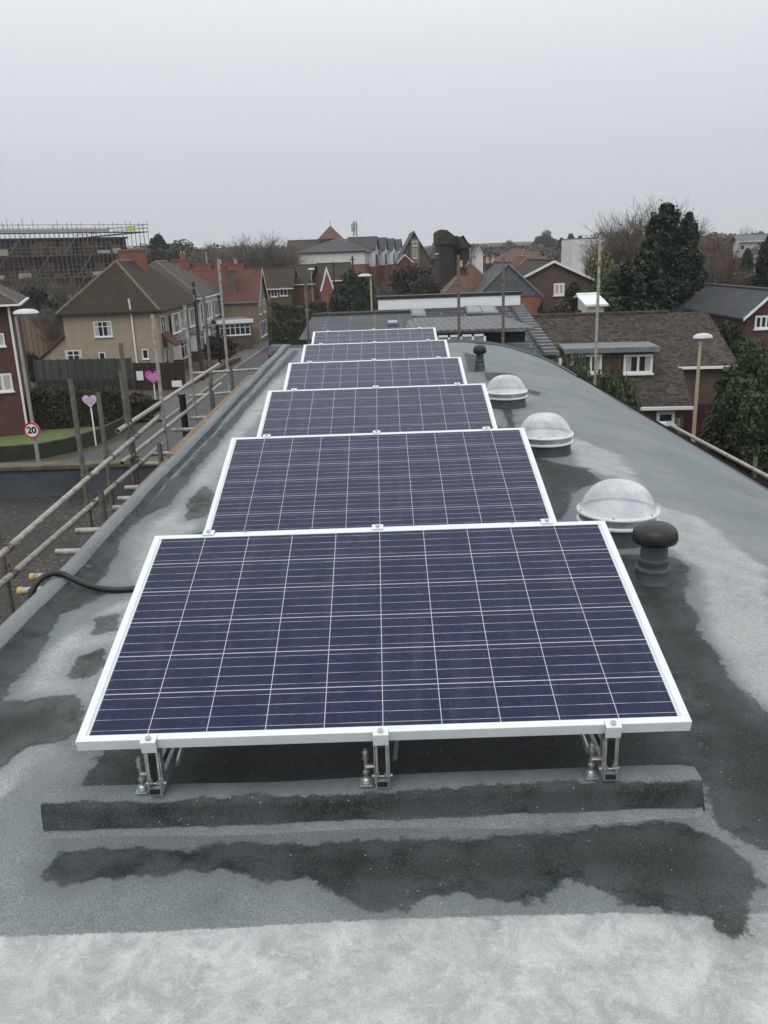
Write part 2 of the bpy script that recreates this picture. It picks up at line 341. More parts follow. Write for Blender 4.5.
# ------------------------------------------------------------------ object helpers
class MB:
    def __init__(s): s.v = []; s.f = []; s.uv = []
    def quad(s, *p, uv=None):
        i = len(s.v); s.v += [tuple(q) for q in p]; s.f.append(tuple(range(i, i+len(p))))
        s.uv.append(uv); return s
    def box(s, x0, x1, y0, y1, z0, z1, T=None):
        c = [(x, y, z) for z in (z0, z1) for y in (y0, y1) for x in (x0, x1)]
        if T: c = [tuple(T @ Vector(q)) for q in c]
        i = len(s.v); s.v += c
        for q in ((0, 2, 3, 1), (4, 5, 7, 6), (0, 1, 5, 4), (2, 6, 7, 3), (0, 4, 6, 2), (1, 3, 7, 5)):
            s.f.append(tuple(i+k for k in q)); s.uv.append(None)
        return s
    def tube(s, pts, r, n=8, cap=True, r2=None):
        pts = [Vector(p) for p in pts]; L = len(pts); i0 = len(s.v)
        up = None
        for k, p in enumerate(pts):
            d = (pts[min(k+1, L-1)]-pts[max(k-1, 0)]).normalized()
            if up is None:
                a = Vector((0, 0, 1)) if abs(d.z) < .9 else Vector((1, 0, 0)); up = (a-d*a.dot(d)).normalized()
            else: up = (up-d*up.dot(d)).normalized()
            q = d.cross(up); rr = r if r2 is None else r+(r2-r)*k/(L-1)
            for j in range(n):
                t = 2*PI*j/n; s.v.append(tuple(p+up*math.cos(t)*rr+q*math.sin(t)*rr))
        for k in range(L-1):
            for j in range(n):
                a = i0+k*n+j; b = i0+k*n+(j+1) % n; s.f.append((a, b, b+n, a+n)); s.uv.append(None)
        if cap:
            s.f.append(tuple(i0+j for j in reversed(range(n)))); s.uv.append(None)
            s.f.append(tuple(i0+(L-1)*n+j for j in range(n))); s.uv.append(None)
        return s
    def lathe(s, prof, c=(0, 0, 0), n=32, cap=True):
        i0 = len(s.v)
        for r, z in prof:
            for j in range(n):
                t = 2*PI*j/n; s.v.append((c[0]+r*math.cos(t), c[1]+r*math.sin(t), c[2]+z))
        for k in range(len(prof)-1):
            for j in range(n):
                a = i0+k*n+j; b = i0+k*n+(j+1) % n; s.f.append((a, b, b+n, a+n)); s.uv.append(None)
        if cap:
            s.f.append(tuple(i0+j for j in reversed(range(n)))); s.uv.append(None)
            m = len(prof)-1; s.f.append(tuple(i0+m*n+j for j in range(n))); s.uv.append(None)
        return s
    def prism(s, poly, y0, y1, axis='y'):
        """poly in (x,z), extruded along y"""
        i = len(s.v); k = len(poly)
        for y in (y0, y1): s.v += [(p[0], y, p[1]) for p in poly]
        s.f.append(tuple(i+j for j in range(k))); s.uv.append(None)
        s.f.append(tuple(i+k+j for j in reversed(range(k)))); s.uv.append(None)
        for j in range(k):
            a, b = i+j, i+(j+1) % k; s.f.append((a, a+k, b+k, b)); s.uv.append(None)
        return s
    def build(s, name, m, parent=None, smooth=False, bevel=0, autouv=True):
        me = bpy.data.meshes.new(name); me.from_pydata(s.v, [], s.f); 
        o = bpy.data.objects.new(name, me); COL.objects.link(o)
        me.materials.append(m if not isinstance(m, str) else M[m])
        if autouv and len(s.f) < 60000:
            uvl = me.uv_layers.new(name='UVMap')
            for p in me.polygons:
                nn = p.normal
                if abs(nn.z) > .95: ax, ay = Vector((1, 0, 0)), Vector((0, 1, 0))
                else:
                    ax = Vector((0, 0, 1)).cross(nn)
                    if ax.length < 1e-6: ax = Vector((1, 0, 0))
                    ax.normalize(); ay = nn.cross(ax)
                for li in p.loop_indices:
                    co_ = me.vertices[me.loops[li].vertex_index].co
                    uvl.data[li].uv = (co_.dot(ax), co_.dot(ay))
        if smooth:
            me.shade_smooth()
            if hasattr(me, 'set_sharp_from_angle'): me.set_sharp_from_angle(angle=R(50))
        if parent: o.parent = parent
        if bevel:
            bv = o.modifiers.new('b', 'BEVEL'); bv.width = bevel; bv.segments = 2; bv.limit_method = 'ANGLE'; bv.angle_limit = R(40)
        return o
def tag(o, label=None, cat=None, group=None, kind=None):
    for k, v in (('label', label), ('category', cat), ('group', group), ('kind', kind)):
        if v: o[k] = v
    return o
def thing(name, label, cat, loc=(0, 0, 0), rz=0, group=None):
    o = bpy.data.objects.new(name, None); COL.objects.link(o); o.location = loc; o.rotation_euler = (0, 0, rz)
    o.empty_display_size = .3
    return tag(o, label, cat, group)
def lab(o, t): o['label'] = t; return o
KIDS = {}
def copy_tree(o, parent=None):
    c = o.copy(); COL.objects.link(c)
    if parent: c.parent = parent
    for ch in list(o.children): copy_tree(ch, c)
    return c
def struct(o): o['kind'] = 'structure'; return o

# ------------------------------------------------------------------ world, sun
SUN_EL, SUN_AZ = R(52), R(200)
w = bpy.data.worlds.new('World'); S.world = w; w.use_nodes = True
nt = w.node_tree; n = N(nt); bg = nt.nodes['Background']
sky = n('TexSky', {'sky_type': 'NISHITA', 'sun_disc': False, 'sun_elevation': SUN_EL, 'sun_rotation': SUN_AZ, 'air_density': 1., 'dust_density': 4.})
hs = n('HueSaturation', Saturation=.10, Value=1., Color=sky.outputs[0])
tc = n('TexCoord').outputs['Generated']; sx = n('SeparateXYZ', Vector=tc)
mp = n('Mapping', Vector=tc); mp.inputs['Scale'].default_value = (1, 1, 3.2)
cl = n('TexNoise', Vector=mp.outputs[0], Scale=1.6, Detail=5., Roughness=.5).outputs[0]
gr = n('ValToRGB', Fac=n.step(sx.outputs[2], -.02, 1.0)); cr = gr.color_ramp
cr.interpolation = 'B_SPLINE'
cr.elements[0].position = 0.; cr.elements[0].color = (.35, .371, .392, 1)
cr.elements[1].position = 1.; cr.elements[1].color = (.79, .80, .81, 1)
e = cr.elements.new(.06); e.color = (.37, .39, .42, 1)
e = cr.elements.new(.25); e.color = (.60, .61, .625, 1)
gs = n.mix(1., gr.outputs[0], (16.5, 16.5, 16.5), 'MULTIPLY')
cloud = n.mix(n.math('MULTIPLY', n.step(cl, .3, .7), .16), gs, (6.6, 6.8, 7.2))
nt.links.new(n.mix(.95, hs.outputs[0], cloud), bg.inputs[0]); bg.inputs[1].default_value = .105
sl = bpy.data.lights.new('sun', 'SUN'); sl.energy = .75; sl.angle = R(40); sl.color = (1., .975, .94)
so = bpy.data.objects.new('sun', sl); COL.objects.link(so); so.rotation_euler = (PI/2-SUN_EL, 0, PI-SUN_AZ+PI)
_d = Vector((math.sin(SUN_AZ)*math.cos(SUN_EL), math.cos(SUN_AZ)*math.cos(SUN_EL), math.sin(SUN_EL)))
so.rotation_euler = _d.to_track_quat('Z', 'Y').to_euler()
S.view_settings.view_transform = 'Standard'; S.view_settings.look = 'None'; S.view_settings.exposure = 0; S.view_settings.gamma = 1
S.render.resolution_x = 768; S.render.resolution_y = 1024

# ------------------------------------------------------------------ ground sheet and far terrain
def gh(x, y):
    d = math.hypot(x, y)
    t = min(1, max(0, (d-230)/420)); t = t*t*(3-2*t)
    return GZ+t*(9.5+3.0*math.sin(x*.006+1)+2.*math.sin(x*.013+.4))
g = MB(); xs = [-2600, -1800, -1200, -900]+list(range(-700, 701, 50))+[900, 1200, 1800, 2600]; ys = [-800, -300, -100, 0]+list(range(40, 1001, 40))+[1200, 1600, 2600]
for y in ys:
    for x in xs: g.v.append((x, y, gh(x, y)))
W_ = len(xs)
for j in range(len(ys)-1):
    for i in range(W_-1): g.f.append((j*W_+i, j*W_+i+1, (j+1)*W_+i+1, (j+1)*W_+i)); g.uv.append(None)
struct(g.build('ground', 'ground', smooth=True))
def sheet(name, pts, z, m, kind='structure'):
    s = MB(); s.quad(*[(p[0], p[1], z) for p in pts]); o = s.build(name, m)
    if kind: o['kind'] = kind
    return o
def gp(x, y, z=GZ): return atZ(x, y, z)
# street left of the building, running away and bending behind
road_pts = [(-26, 20), (-26, 33.5), (-19, 35), (-14.2, 38.5), (-12.3, 44), (-12.0, 52), (-11.6, 70), (-10.5, 100), (-3, 100), (-4.0, 60), (-4.2, 40), (-4.2, 20)]
sheet('road', road_pts, GZ+.008, 'tarmac')
sheet('pavement', [(-12.05, 47), (-11.75, 66), (-10.7, 96), (-12.6, 96), (-13.6, 66), (-14.2, 47)], GZ+.10, 'pavement')
kb = MB()
for a, b2 in zip([(-11.95, 47), (-11.62, 66)], [(-11.62, 66), (-10.6, 96)]):
    kb.quad((a[0]-.12, a[1], GZ+.13), (a[0], a[1], GZ+.13), (b2[0], b2[1], GZ+.13), (b2[0]-.12, b2[1], GZ+.13))
    kb.quad((a[0], a[1], GZ), (b2[0], b2[1], GZ), (b2[0], b2[1], GZ+.13), (a[0], a[1], GZ+.13))
struct(kb.build('kerb', 'kerb'))
sheet('far_road', [(4, 120), (16, 120), (24, 330), (16, 330)], GZ+.010, 'tarmac')
sheet('side_road', [(4.5, 14), (60, 20), (60, 31), (4.5, 27.5)], GZ+.009, 'tarmac')
LW_ = [gp(x, y, GZ+.7) for x, y in ((-60, 449), (0, 447), (40, 444), (70, 438), (100, 429), (124, 418), (131, 411))]
lawn = sheet('lawn', [(p.x, p.y+.15) for p in LW_]+[(LW_[-1].x, 46), (-32, 46)], GZ+.03, 'grass')

# ------------------------------------------------------------------ the roof we stand on
XL, X0, RR, XR, YE, YN = -1.56, 1.31, 4.0, 3.60, 15.1, -2.5
def zr(x):
    if x <= X0: return RZ
    return RZ-(RR-math.sqrt(max(.01, RR*RR-(x-X0)**2)))
def seg_sd(P, poly):
    """signed distance in metres, positive inside; P (n,2)"""
    poly = np.array(poly); n_ = len(poly); best = np.full(len(P), 1e9); inside = np.zeros(len(P), bool)
    for i in range(n_):
        a = poly[i]; b = poly[(i+1) % n_]; ab = b-a; ap = P-a
        t = np.clip((ap@ab)/(ab@ab+1e-12), 0, 1); d = np.hypot(*(ap-t[:, None]*ab).T); best = np.minimum(best, d)
        c = (a[1] > P[:, 1]) != (b[1] > P[:, 1])
        xx = (b[0]-a[0])*(P[:, 1]-a[1])/((b[1]-a[1]) if abs(b[1]-a[1]) > 1e-9 else 1e-9)+a[0]
        inside ^= c & (P[:, 0] < xx)
    return np.where(inside, best, -best)
def pxpoly(pts): return [tuple(atZ(x, y, RZ)[:2]) for x, y in pts]
ROWY = [1.988+1.739*k for k in range(6)]     # low edge of each panel
wet_px = [
 [(38, 868), (60, 852), (130, 848), (300, 843), (450, 838), (560, 830), (600, 824), (660, 820), (696, 822), (722, 842), (745, 860), (765, 885), (756, 892), (742, 900), (752, 915), (757, 935), (735, 948), (712, 932), (700, 918), (650, 914), (630, 909), (612, 895), (585, 882), (566, 886), (545, 902), (500, 903), (460, 896), (400, 905), (380, 911), (345, 905), (300, 886), (240, 880), (190, 872), (150, 876), (120, 886), (60, 888), (42, 880)],
 [(600, 553), (668, 555), (694, 566), (683, 590), (699, 617), (700, 632), (722, 655), (731, 680), (746, 697), (768, 712), (860, 740), (900, 880), (768, 852), (735, 838), (712, 818), (706, 790), (694, 770), (690, 730), (640, 640)],
 [(-60, 712), (0, 706), (40, 698), (75, 695), (84, 712), (72, 738), (30, 748), (0, 770), (-60, 800)],
 [(78, 655), (108, 646), (108, 662), (84, 684), (68, 676)],
 [(92, 620), (118, 616), (116, 630), (94, 636)],
 [(-90, 760), (-60, 705), (0, 655), (60, 592), (130, 522), (200, 450), (294, 350), (299, 352), (262, 392), (222, 440), (190, 478), (168, 506), (140, 520), (122, 538), (116, 560), (100, 585), (112, 590), (90, 604), (62, 616), (48, 640), (20, 676), (0, 700)],
 [(186, 500), (206, 486), (214, 500), (204, 516), (186, 520)],
 [(150, 590), (186, 535), (206, 530), (206, 560), (150, 640)],
 [(528, 456), (558, 464), (588, 468), (604, 482), (574, 492), (566, 520), (540, 520)],
 [(500, 402), (512, 410), (522, 440), (510, 438)],
 [(484, 372), (512, 371), (516, 378), (500, 383), (486, 381)], [(464, 352), (478, 356), (476, 372), (468, 372)],
 [(526, 387), (541, 388), (540, 393), (528, 393)],
 [(88, 756), (300, 742), (706, 728), (706, 768), (500, 778), (140, 788), (96, 776)],
 [(196, 862), (214, 858), (214, 866), (200, 868)], [(206, 899), (220, 898), (222, 906), (208, 908)],
]
WET = [pxpoly(p) for p in wet_px]
for y in ROWY: WET.append([(-.95, y+.12), (.95, y+.12), (.86, y+1.05), (-.9, y+1.0)])  # dark rectangle on the deck beneath each panel, in the same mask
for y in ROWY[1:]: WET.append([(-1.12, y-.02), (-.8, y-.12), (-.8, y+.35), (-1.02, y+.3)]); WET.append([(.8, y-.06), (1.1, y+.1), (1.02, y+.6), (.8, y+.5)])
dry_px = [
 [(-40, 830), (-40, 800), (6, 745), (26, 700), (52, 650), (80, 628), (118, 605), (150, 590), (130, 566), (140, 535), (176, 508), (206, 466), (250, 405), (278, 378), (300, 368), (240, 440), (200, 520), (150, 600), (90, 700), (60, 745), (20, 780)],
 [(706, 560), (770, 600), (900, 700), (900, 760), (768, 712), (735, 680), (712, 645), (705, 600)],
 [(640, 500), (700, 510), (768, 560), (768, 600), (700, 570), (660, 540)],
 [(560, 430), (620, 450), (640, 480), (580, 470)],
]
DRY = [pxpoly(p) for p in dry_px]
BAND = pxpoly([(-300, 952), (0, 938), (150, 932), (300, 926), (384, 921), (500, 914), (620, 912), (700, 916), (770, 912), (1000, 905)])
band_line = [(p[0], p[1]) for p in BAND]
def fields(P):
    wet = np.full(len(P), -.5); dry = np.full(len(P), -.5)
    for p in WET: wet = np.maximum(wet, np.clip(seg_sd(P, p), -.5, .5))
    for p in DRY: dry = np.maximum(dry, np.clip(seg_sd(P, p), -.5, .5))
    bx = np.array([q[0] for q in band_line]); by = np.array([q[1] for q in band_line])
    yb = np.interp(P[:, 0], bx, by)
    return wet, dry, np.clip(yb-P[:, 1], -.5, .5)
def set_attr(o, **kw):
    for k, v in kw.items():
        a = o.data.attributes.new(k, 'FLOAT', 'POINT'); a.data.foreach_set('value', np.asarray(v, dtype=np.float32))

bld = thing('flat_roof_building', 'grey coated flat roof with curved right side that carries the solar panels', 'building', (0, 0, GZ))
def rel(o):   # child meshes are written in lens coordinates, the empty stands at ground level
    o.location = (0, 0, -GZ); return o
bx_ = [XL+.0+.02*i for i in range(int((XR-XL)/.02)+1)]
by_ = [YN, -1, 0, .5]
y = .9
while y < YE: by_.append(y); y += max(.018, y*.011)
by_.append(YE)
dk = MB()
P2 = []
for y in by_:
    for x in bx_:
        hump = .012*math.exp(-((x+1.35)/.2)**2)
        und = .004*math.sin(x*3.1+y*1.7)+.003*math.sin(x*7.7-y*2.3)
        seam = -.006 if x > 1.72+.02*math.sin(y) else 0
        dk.v.append((x, y, zr(x)+und*(x > -1.4)+seam)); P2.append((x, y))
nx = len(bx_)
for j in range(len(by_)-1):
    for i in range(nx-1): dk.f.append((j*nx+i, j*nx+i+1, (j+1)*nx+i+1, (j+1)*nx+i)); dk.uv.append(None)
deck = rel(dk.build('roof_deck', 'roof', bld, smooth=True, autouv=False))
P2 = np.array(P2); fw, fd, fb = fields(P2)
# the curved right flank is plainer: neither bleached nor wet
set_attr(deck, wet=fw, dry=fd-np.clip((P2[:, 0]-1.9)*.6, 0, .4), band=fb)
# raised edge roll on the left
prof = [(-1.505, -.012), (-1.535, .004), (-1.555, .022), (-1.572, .044), (-1.602, .054), (-1.635, .046), (-1.65, .02), (-1.652, -.16), (-1.60, -.16)]
er = MB(); Pe = []
ye = [YN+.35*i for i in range(int((YE-YN)/.35))]+[YE]
for k, y in enumerate(ye):
    wob = .006*math.sin(y*1.9)+.004*math.sin(y*5.1)
    for (x, z) in prof: er.v.append((x+wob, y, RZ+z+.003+(.004*math.sin(y*2.7)))); Pe.append((x, z))
m_ = len(prof)
for j in range(len(ye)-1):
    for i in range(m_-1): er.f.append((j*m_+i, (j+1)*m_+i, (j+1)*m_+i+1, j*m_+i+1)); er.uv.append(None)
edge = rel(er.build('edge_roll', 'roof', bld, smooth=True, autouv=False))
Pe = np.array(Pe)
set_attr(edge, wet=np.where(Pe[:, 0] < -1.56, -.2, .03), dry=np.full(len(Pe), -.4), band=np.full(len(Pe), -.4))
# dark drip trim round the far end (follows the arch) and along the right eave
tr = MB(); arc = [(x, zr(x)) for x in [XL-.09+.08*i for i in range(int((XR-XL+.15)/.08))]]
for k in range(len(arc)-1):
    (a, za), (b_, zb) = arc[k], arc[k+1]
    if a < .4: za = zb = RZ
    l0, l1 = .035, .045
    tr.quad((a, YE-.10, za+.004), (b_, YE-.10, zb+.004), (b_, YE-.02, zb+l1), (a, YE-.02, za+l1))
    tr.quad((a, YE-.02, za+l1), (b_, YE-.02, zb+l1), (b_, YE+.06, zb+l0), (a, YE+.06, za+l0))
    tr.quad((a, YE+.06, za+l0), (b_, YE+.06, zb+l0), (b_, YE+.06, zb-.22), (a, YE+.06, za-.22))
rel(tr.build('edge_trim', 'trim', bld))
tr = MB(); tr.box(XR, XR+.03, YN, YE, zr(XR)-.18, zr(XR)+.002); rel(tr.build('edge_trim', 'trim', bld))
# gutter at the right eave with a flashing tray
gu = MB(); gx = XR+.10; gz = zr(XR)-.05
for k in range(6):
    t0, t1 = PI+PI*k/6, PI+PI*(k+1)/6
    gu.quad((gx+.07*math.cos(t0), YN, gz+.07*math.sin(t0)), (gx+.07*math.cos(t1), YN, gz+.07*math.sin(t1)), (gx+.07*math.cos(t1), YE, gz+.07*math.sin(t1)), (gx+.07*math.cos(t0), YE, gz+.07*math.sin(t0)))
rel(gu.build('gutter', 'black_paint', bld))
# walls
wl = MB(); pr = [(XL-.02, GZ), (XR-.1, GZ)]+[(x, zr(x)-.06) for x in [XR-.1-.2*i for i in range(12)]]+[(X0, RZ-.06), (XL-.02, RZ-.06)]
wl.prism(pr, YN+.05, YE-.02); rel(wl.build('wall', 'brick_dark', bld))

# felted upstands across the roof under the feet of each row
def upstand(y, h=.1):
    prof = [(-.085, -.012, -.04), (-.062, .004, -.06), (-.047, .010, -.03), (-.040, .020, .04), (-.040, h-.030, .05), (-.035, h-.012, .03), (-.022, h-.002, -.01), (-.008, h, -.03), (.035, h, -.03), (.048, h-.012, .0), (.052, .03, .03), (.11, -.012, .03)]
    b = MB(); wv = []; x0_, x1_ = -.965, .865; nn = 70; m_ = len(prof)
    for i in range(nn+1):
        t = i/nn; x = x0_+(x1_-x0_)*t
        if i == 1: x = x0_+.003
        if i == nn-1: x = x1_-.012
        for (dy, z, wf) in prof:
            zz = z*(1 if 0 < i < nn else .0)+.002*math.sin(x*9+dy*30)*(.3 < z/h)
            if i in (0, nn): zz = -.012
            if i == nn-1: zz *= .93
            b.v.append((x, dy+.006*math.sin(x*2.3), zz+.0035*math.sin(x*4.4)*(z > .05))); wv.append(wf)
    for i in range(nn):
        for j in range(m_-1): a = i*m_+j; b.f.append((a, a+m_, a+m_+1, a+1)); b.uv.append(None)
    o = b.build('upstand', 'roof', bld, smooth=True, autouv=False); o.location = (0, y, RZ-GZ); o.rotation_euler = (0, 0, -.0074)
    set_attr(o, wet=wv, dry=[-.4]*len(wv), band=[-.4]*len(wv)); return o
for y in ROWY:
    upstand(y+.035)
    upstand(y+.80, .06)

# ------------------------------------------------------------------ solar panels
TILT = .267; LW, LH, FT = 1.65, .992, .035
def make_panel():
    t = thing('solar_panel', 'x', 'solar panel', (0, 0, 0))
    def P(o): o.rotation_euler = (TILT, 0, 0); o.location = (0, 0, .283); return o
    # flat panel coordinates: x across, y up the slope, z out of the glass; y=0 is the low edge
    f = MB(); a = LW/2; fwid = .022
    f.box(-a, a, 0, fwid, -FT, 0); f.box(-a, a, LH-fwid, LH, -FT, 0)
    f.box(-a, -a+fwid, fwid, LH-fwid, -FT, 0); f.box(a-fwid, a, fwid, LH-fwid, -FT, 0)
    P(f.build('frame', 'alu', t, bevel=.0015))
    c = MB(); c.box(-a+fwid, a-fwid, -LH/2+fwid, LH/2-fwid, -.006, -.003); co_ = c.build('cell_sheet', 'cells', t)
    co_.rotation_euler = (TILT, 0, 0); co_.location = (0, LH/2*math.cos(TILT), .283+LH/2*math.sin(TILT))
    bs = MB(); bs.box(-a+fwid, a-fwid, fwid, LH-fwid, -.010, -.0075); P(bs.build('backsheet', 'backsheet', t))
    jb = MB(); jb.box(-.06, .06, LH-.2, LH-.08, -.032, -.0105); P(jb.build('junction_box', 'black_paint', t, bevel=.004))
    for x in (-.627, -.007, .613):
        for yy, s_ in ((-.001, -1), (LH+.001, 1)):      # end clamps at low and high edge
            k = MB(); y0, y1 = (yy-.012, yy+.012) if s_ < 0 else (yy-.012, yy+.012)
            k.box(x-.021, x+.021, yy-.016 if s_ < 0 else yy-.014, yy+.014 if s_ < 0 else yy+.016, .001, .0055)
            k.box(x-.021, x+.021, yy-.016 if s_ < 0 else yy+.0125, yy-.0125 if s_ < 0 else yy+.016, -.034, .001)
            cl_ = P(k.build('clamp', 'alu', t, bevel=.001))
            bt = MB(); bt.lathe([(.0075, 0), (.0075, .006), (.004, .0062)], (x, yy-.002 if s_ < 0 else yy+.002, .0055), 12); bt.build('bolt', 'steel', cl_, smooth=True)
        # support frame: sloping rail, base rail, rear legs
        r = MB(); rb = -FT-.001
        def cchan(b, y0, y1, x0, x1, z0, z1, w_=.003):
            b.box(x0, x0+w_, y0, y1, z0, z1); b.box(x1-w_, x1, y0, y1, z0, z1); b.box(x0+w_, x1-w_, y0, y1, z0, z0+w_)
            b.box(x0+w_, x1-w_, y0+.002, y1-.002, (z0+z1)/2-.0015, (z0+z1)/2+.0015)
            b.box(x0+w_, x0+.012, y0, y1, z1-w_, z1); b.box(x1-.012, x1-w_, y0, y1, z1-w_, z1)
        cchan(r, .010, LH-.01, x-.015, x+.015, rb-.036, rb)
        rail = P(r.build('sloping_rail', 'alu_raw', t))
        q = MB(); cchan(q, -.005, .95, x-.018, x+.018, .112, .150); q.build('base_rail', 'alu_raw', t)
        # black plates paint shade into the rail mouth and between the straps
        d = MB(); d.box(x-.012, x+.012, -.0065, -.0055, .116, .130); d.box(x-.010, x+.010, .012, .013, .134, .225); d.build('rail_mouth_shade', 'hole_shade', t)
        bk = MB()      # hinge straps between base rail and sloping rail
        bk.box(x-.0215, x-.0185, .006, .034, .118, .236); bk.box(x+.0185, x+.0215, .006, .034, .118, .236)
        bk.box(x-.017, x-.011, .004, .008, .155, .24); bk.box(x+.011, x+.017, .004, .008, .155, .24)
        for dz in (.138,): bk.tube([(x-.028, .015, dz), (x+.028, .015, dz)], .0045, 8)
        bk.build('hinge_bracket', 'alu_raw', t, bevel=.0006)
        for k_ in range(2):
            lg = MB(); xx = x+(.028 if k_ else -.028)
            lg.tube([(xx, .86, .13), (xx, .90, .46)], .011, 6); lg.build('rear_leg', 'alu_raw', t)
        ds = MB(); ds.tube([(x+.035*(1 if x < 0 else -1), .10, .13), (x+.085*(1 if x < 0 else -1), .42, .30)], .007, 6); ds.build('strut', 'alu_raw', t)
        for yy in (.032, .80):
            ft = MB(); zt = .103 if yy < .5 else .064; xx = x-.045
            ft.box(xx-.017, xx+.017, yy-.018, yy+.018, zt, zt+.005); ft.lathe([(.014, 0), (.011, .010), (.007, .014)], (xx, yy, zt+.006), 14)
            foot = ft.build('foot', 'alu_raw', t, bevel=.001)
            rod = MB(); rod.tube([(xx, yy, zt+.02), (xx, yy, .212)], .005, 8)
            for zz in (.135, .18, .196): rod.lathe([(.0095, 0), (.0095, .008)], (xx, yy, zz), 6)
            rod.tube([(xx, yy, .158), (x-.02, yy, .158)], .006, 8)
            rod.build('threaded_rod', 'steel', foot)
    # water drops hanging on the lower frame edge
    return t
pan = make_panel()
plabels = ['nearest solar panel, largest in view, tilted above the wet dark upstand',
           'second solar panel from the front, directly behind the nearest one',
           'third solar panel, beside the middle clear roof dome',
           'fourth solar panel from the front, beside the farthest roof dome',
           'fifth solar panel, next to last, level with the small far vent pipe',
           'farthest solar panel, smallest of the row, before the dark tiled roof']
panels = []
for k, y in enumerate(ROWY):
    p = pan if k == 0 else copy_tree(pan); panels.append(p)
for k, p in enumerate(panels):
    jx = (0, .006, .002, -.004, .003, -.002)[k]
    p.location = (-.018+jx, ROWY[k]+(0, .004, -.003, .006, 0, -.004)[k], RZ); p.rotation_euler = (0, 0, -.0074+(0, .002, -.003, .001, -.002, .002)[k])
    p['label'] = plabels[k]; p['group'] = 'row of tilted solar panels on the flat roof'

# ------------------------------------------------------------------ domes and vents
def make_dome():
    t = thing('roof_dome', 'x', 'skylight')
    a = MB(); a.lathe([(.212, -.045), (.202, -.015), (.196, .07)], n=48, cap=False); a.build('curb', 'collar_dark', t, smooth=True)
    b = MB(); b.lathe([(.190, .062), (.214, .064), (.216, .074), (.208, .078), (.190, .078)], n=64, cap=False); b.lathe([(.190, .114), (.217, .116), (.220, .124), (.214, .134), (.195, .136)], n=64, cap=False); b.build('rim', 'white_rim', t, smooth=True)
    b = MB(); b.lathe([(.203, .076), (.206, .117)], n=64, cap=False); b.build('metal_band', 'alu_raw', t, smooth=True)
    pr = [(.208, .135), (.205, .142)]
    for i in range(15):
        th = PI/2*i/14; pr.append((.162*math.cos(th)**.62+.038*(1-i/14)**2 if i < 14 else .001, .145+.138*math.sin(th)**1.0))
    c = MB(); c.lathe(pr, n=64, cap=False); c.build('dome', 'dome', t, smooth=True)
    l = MB(); l.lathe([(.19, .12), (.15, .125), (.10, .128), (.001, .135)], n=48, cap=False)
    l.build('diffuser', 'dome_liner', t, smooth=True)
    s_ = MB()
    for k in range(6):
        th = 2*PI*k/6+.3; s_.lathe([(.006, 0), (.006, .006), (.002, .008)], (.210*math.cos(th), .210*math.sin(th), .132), 8)
    s_.build('fixing_screws', 'steel', t)
    return t
dm = make_dome()
dspec = [(1.27, 4.34, 'nearest clear roof dome, right beside the black mushroom vent', 1.0), (1.27, 6.36, 'middle clear roof dome of the three', .98), (1.295, 8.50, 'farthest and smallest looking clear roof dome, nearest the far vent', .98)]
dms = [dm]+[copy_tree(dm) for _ in range(2)]
for o, (x, y, l, s_) in zip(dms, dspec):
    o.location = (x, y, RZ+.025); o['label'] = l; o['group'] = 'clear domes along the roof'; o.rotation_euler = (0, 0, rng.random()*6)
def make_vent():
    t = thing('vent_pipe', 'x', 'roof vent')
    a = MB(); a.lathe([(.094, -.01), (.079, .006), (.077, .055)], n=32, cap=False); a.build('felt_sleeve', 'collar_dark', t, smooth=True)
    a = MB(); a.lathe([(.072, .05), (.080, .056), (.080, .066), (.068, .074), (.067, .092), (.073, .100), (.073, .112), (.062, .118), (.060, .20)], n=32, cap=False); a.build('pipe_collar', 'collar_felt', t, smooth=True)
    b = MB(); pr = [(.055, .18), (.060, .198), (.088, .190), (.099, .196), (.104, .210), (.102, .230)]
    for i in range(8): th = PI/2*i/7; pr.append((.100*math.cos(th)**.85+.0005, .234+.050*math.sin(th)))
    b.lathe(pr, n=32); b.build('cowl', 'vent_black', t, smooth=True)
    return t
vt = make_vent(); vt.location = (1.255, 3.68, RZ); vt['label'] = 'large looking black mushroom vent pipe in front of the nearest dome'; vt['group'] = 'mushroom vents on the roof'
v2 = copy_tree(vt); v2.location = (1.36, 11.2, RZ); v2.scale = (.85, .85, 1.2); v2['label'] = 'small dark mushroom vent pipe near the far end of the roof'

# ------------------------------------------------------------------ cable over the edge
cb = MB()
pts = [(-.70, 3.85, RZ+.10), (-.85, 3.84, RZ+.04), (-1.0, 3.82, RZ+.020), (-1.17, 3.77, RZ+.019), (-1.30, 3.76, RZ+.020), (-1.42, 3.81, RZ+.024), (-1.52, 3.87, RZ+.042), (-1.575, 3.885, RZ+.064), (-1.62, 3.86, RZ+.073), (-1.66, 3.83, RZ+.06), (-1.688, 3.80, RZ+.02), (-1.70, 3.79, RZ-.05), (-1.71, 3.83, RZ-.25), (-1.70, 3.83, RZ-2.9)]
def smooth_pts(P, k=5):
    P = [Vector(p) for p in P]; out = []
    for i in range(len(P)-1):
        p0, p1, p2, p3 = P[max(i-1, 0)], P[i], P[i+1], P[min(i+2, len(P)-1)]
        for j in range(k):
            t = j/k; out.append(.5*((2*p1)+(p2-p0)*t+(2*p0-5*p1+4*p2-p3)*t*t+(3*p1-p0-3*p2+p3)*t**3))
    out.append(P[-1]); return out
cb.tube(smooth_pts(pts), .0145, 10)
tag(cb.build('cable_conduit', 'rubber', smooth=True), 'black cable conduit running from the nearest panel over the left roof edge', 'cable')

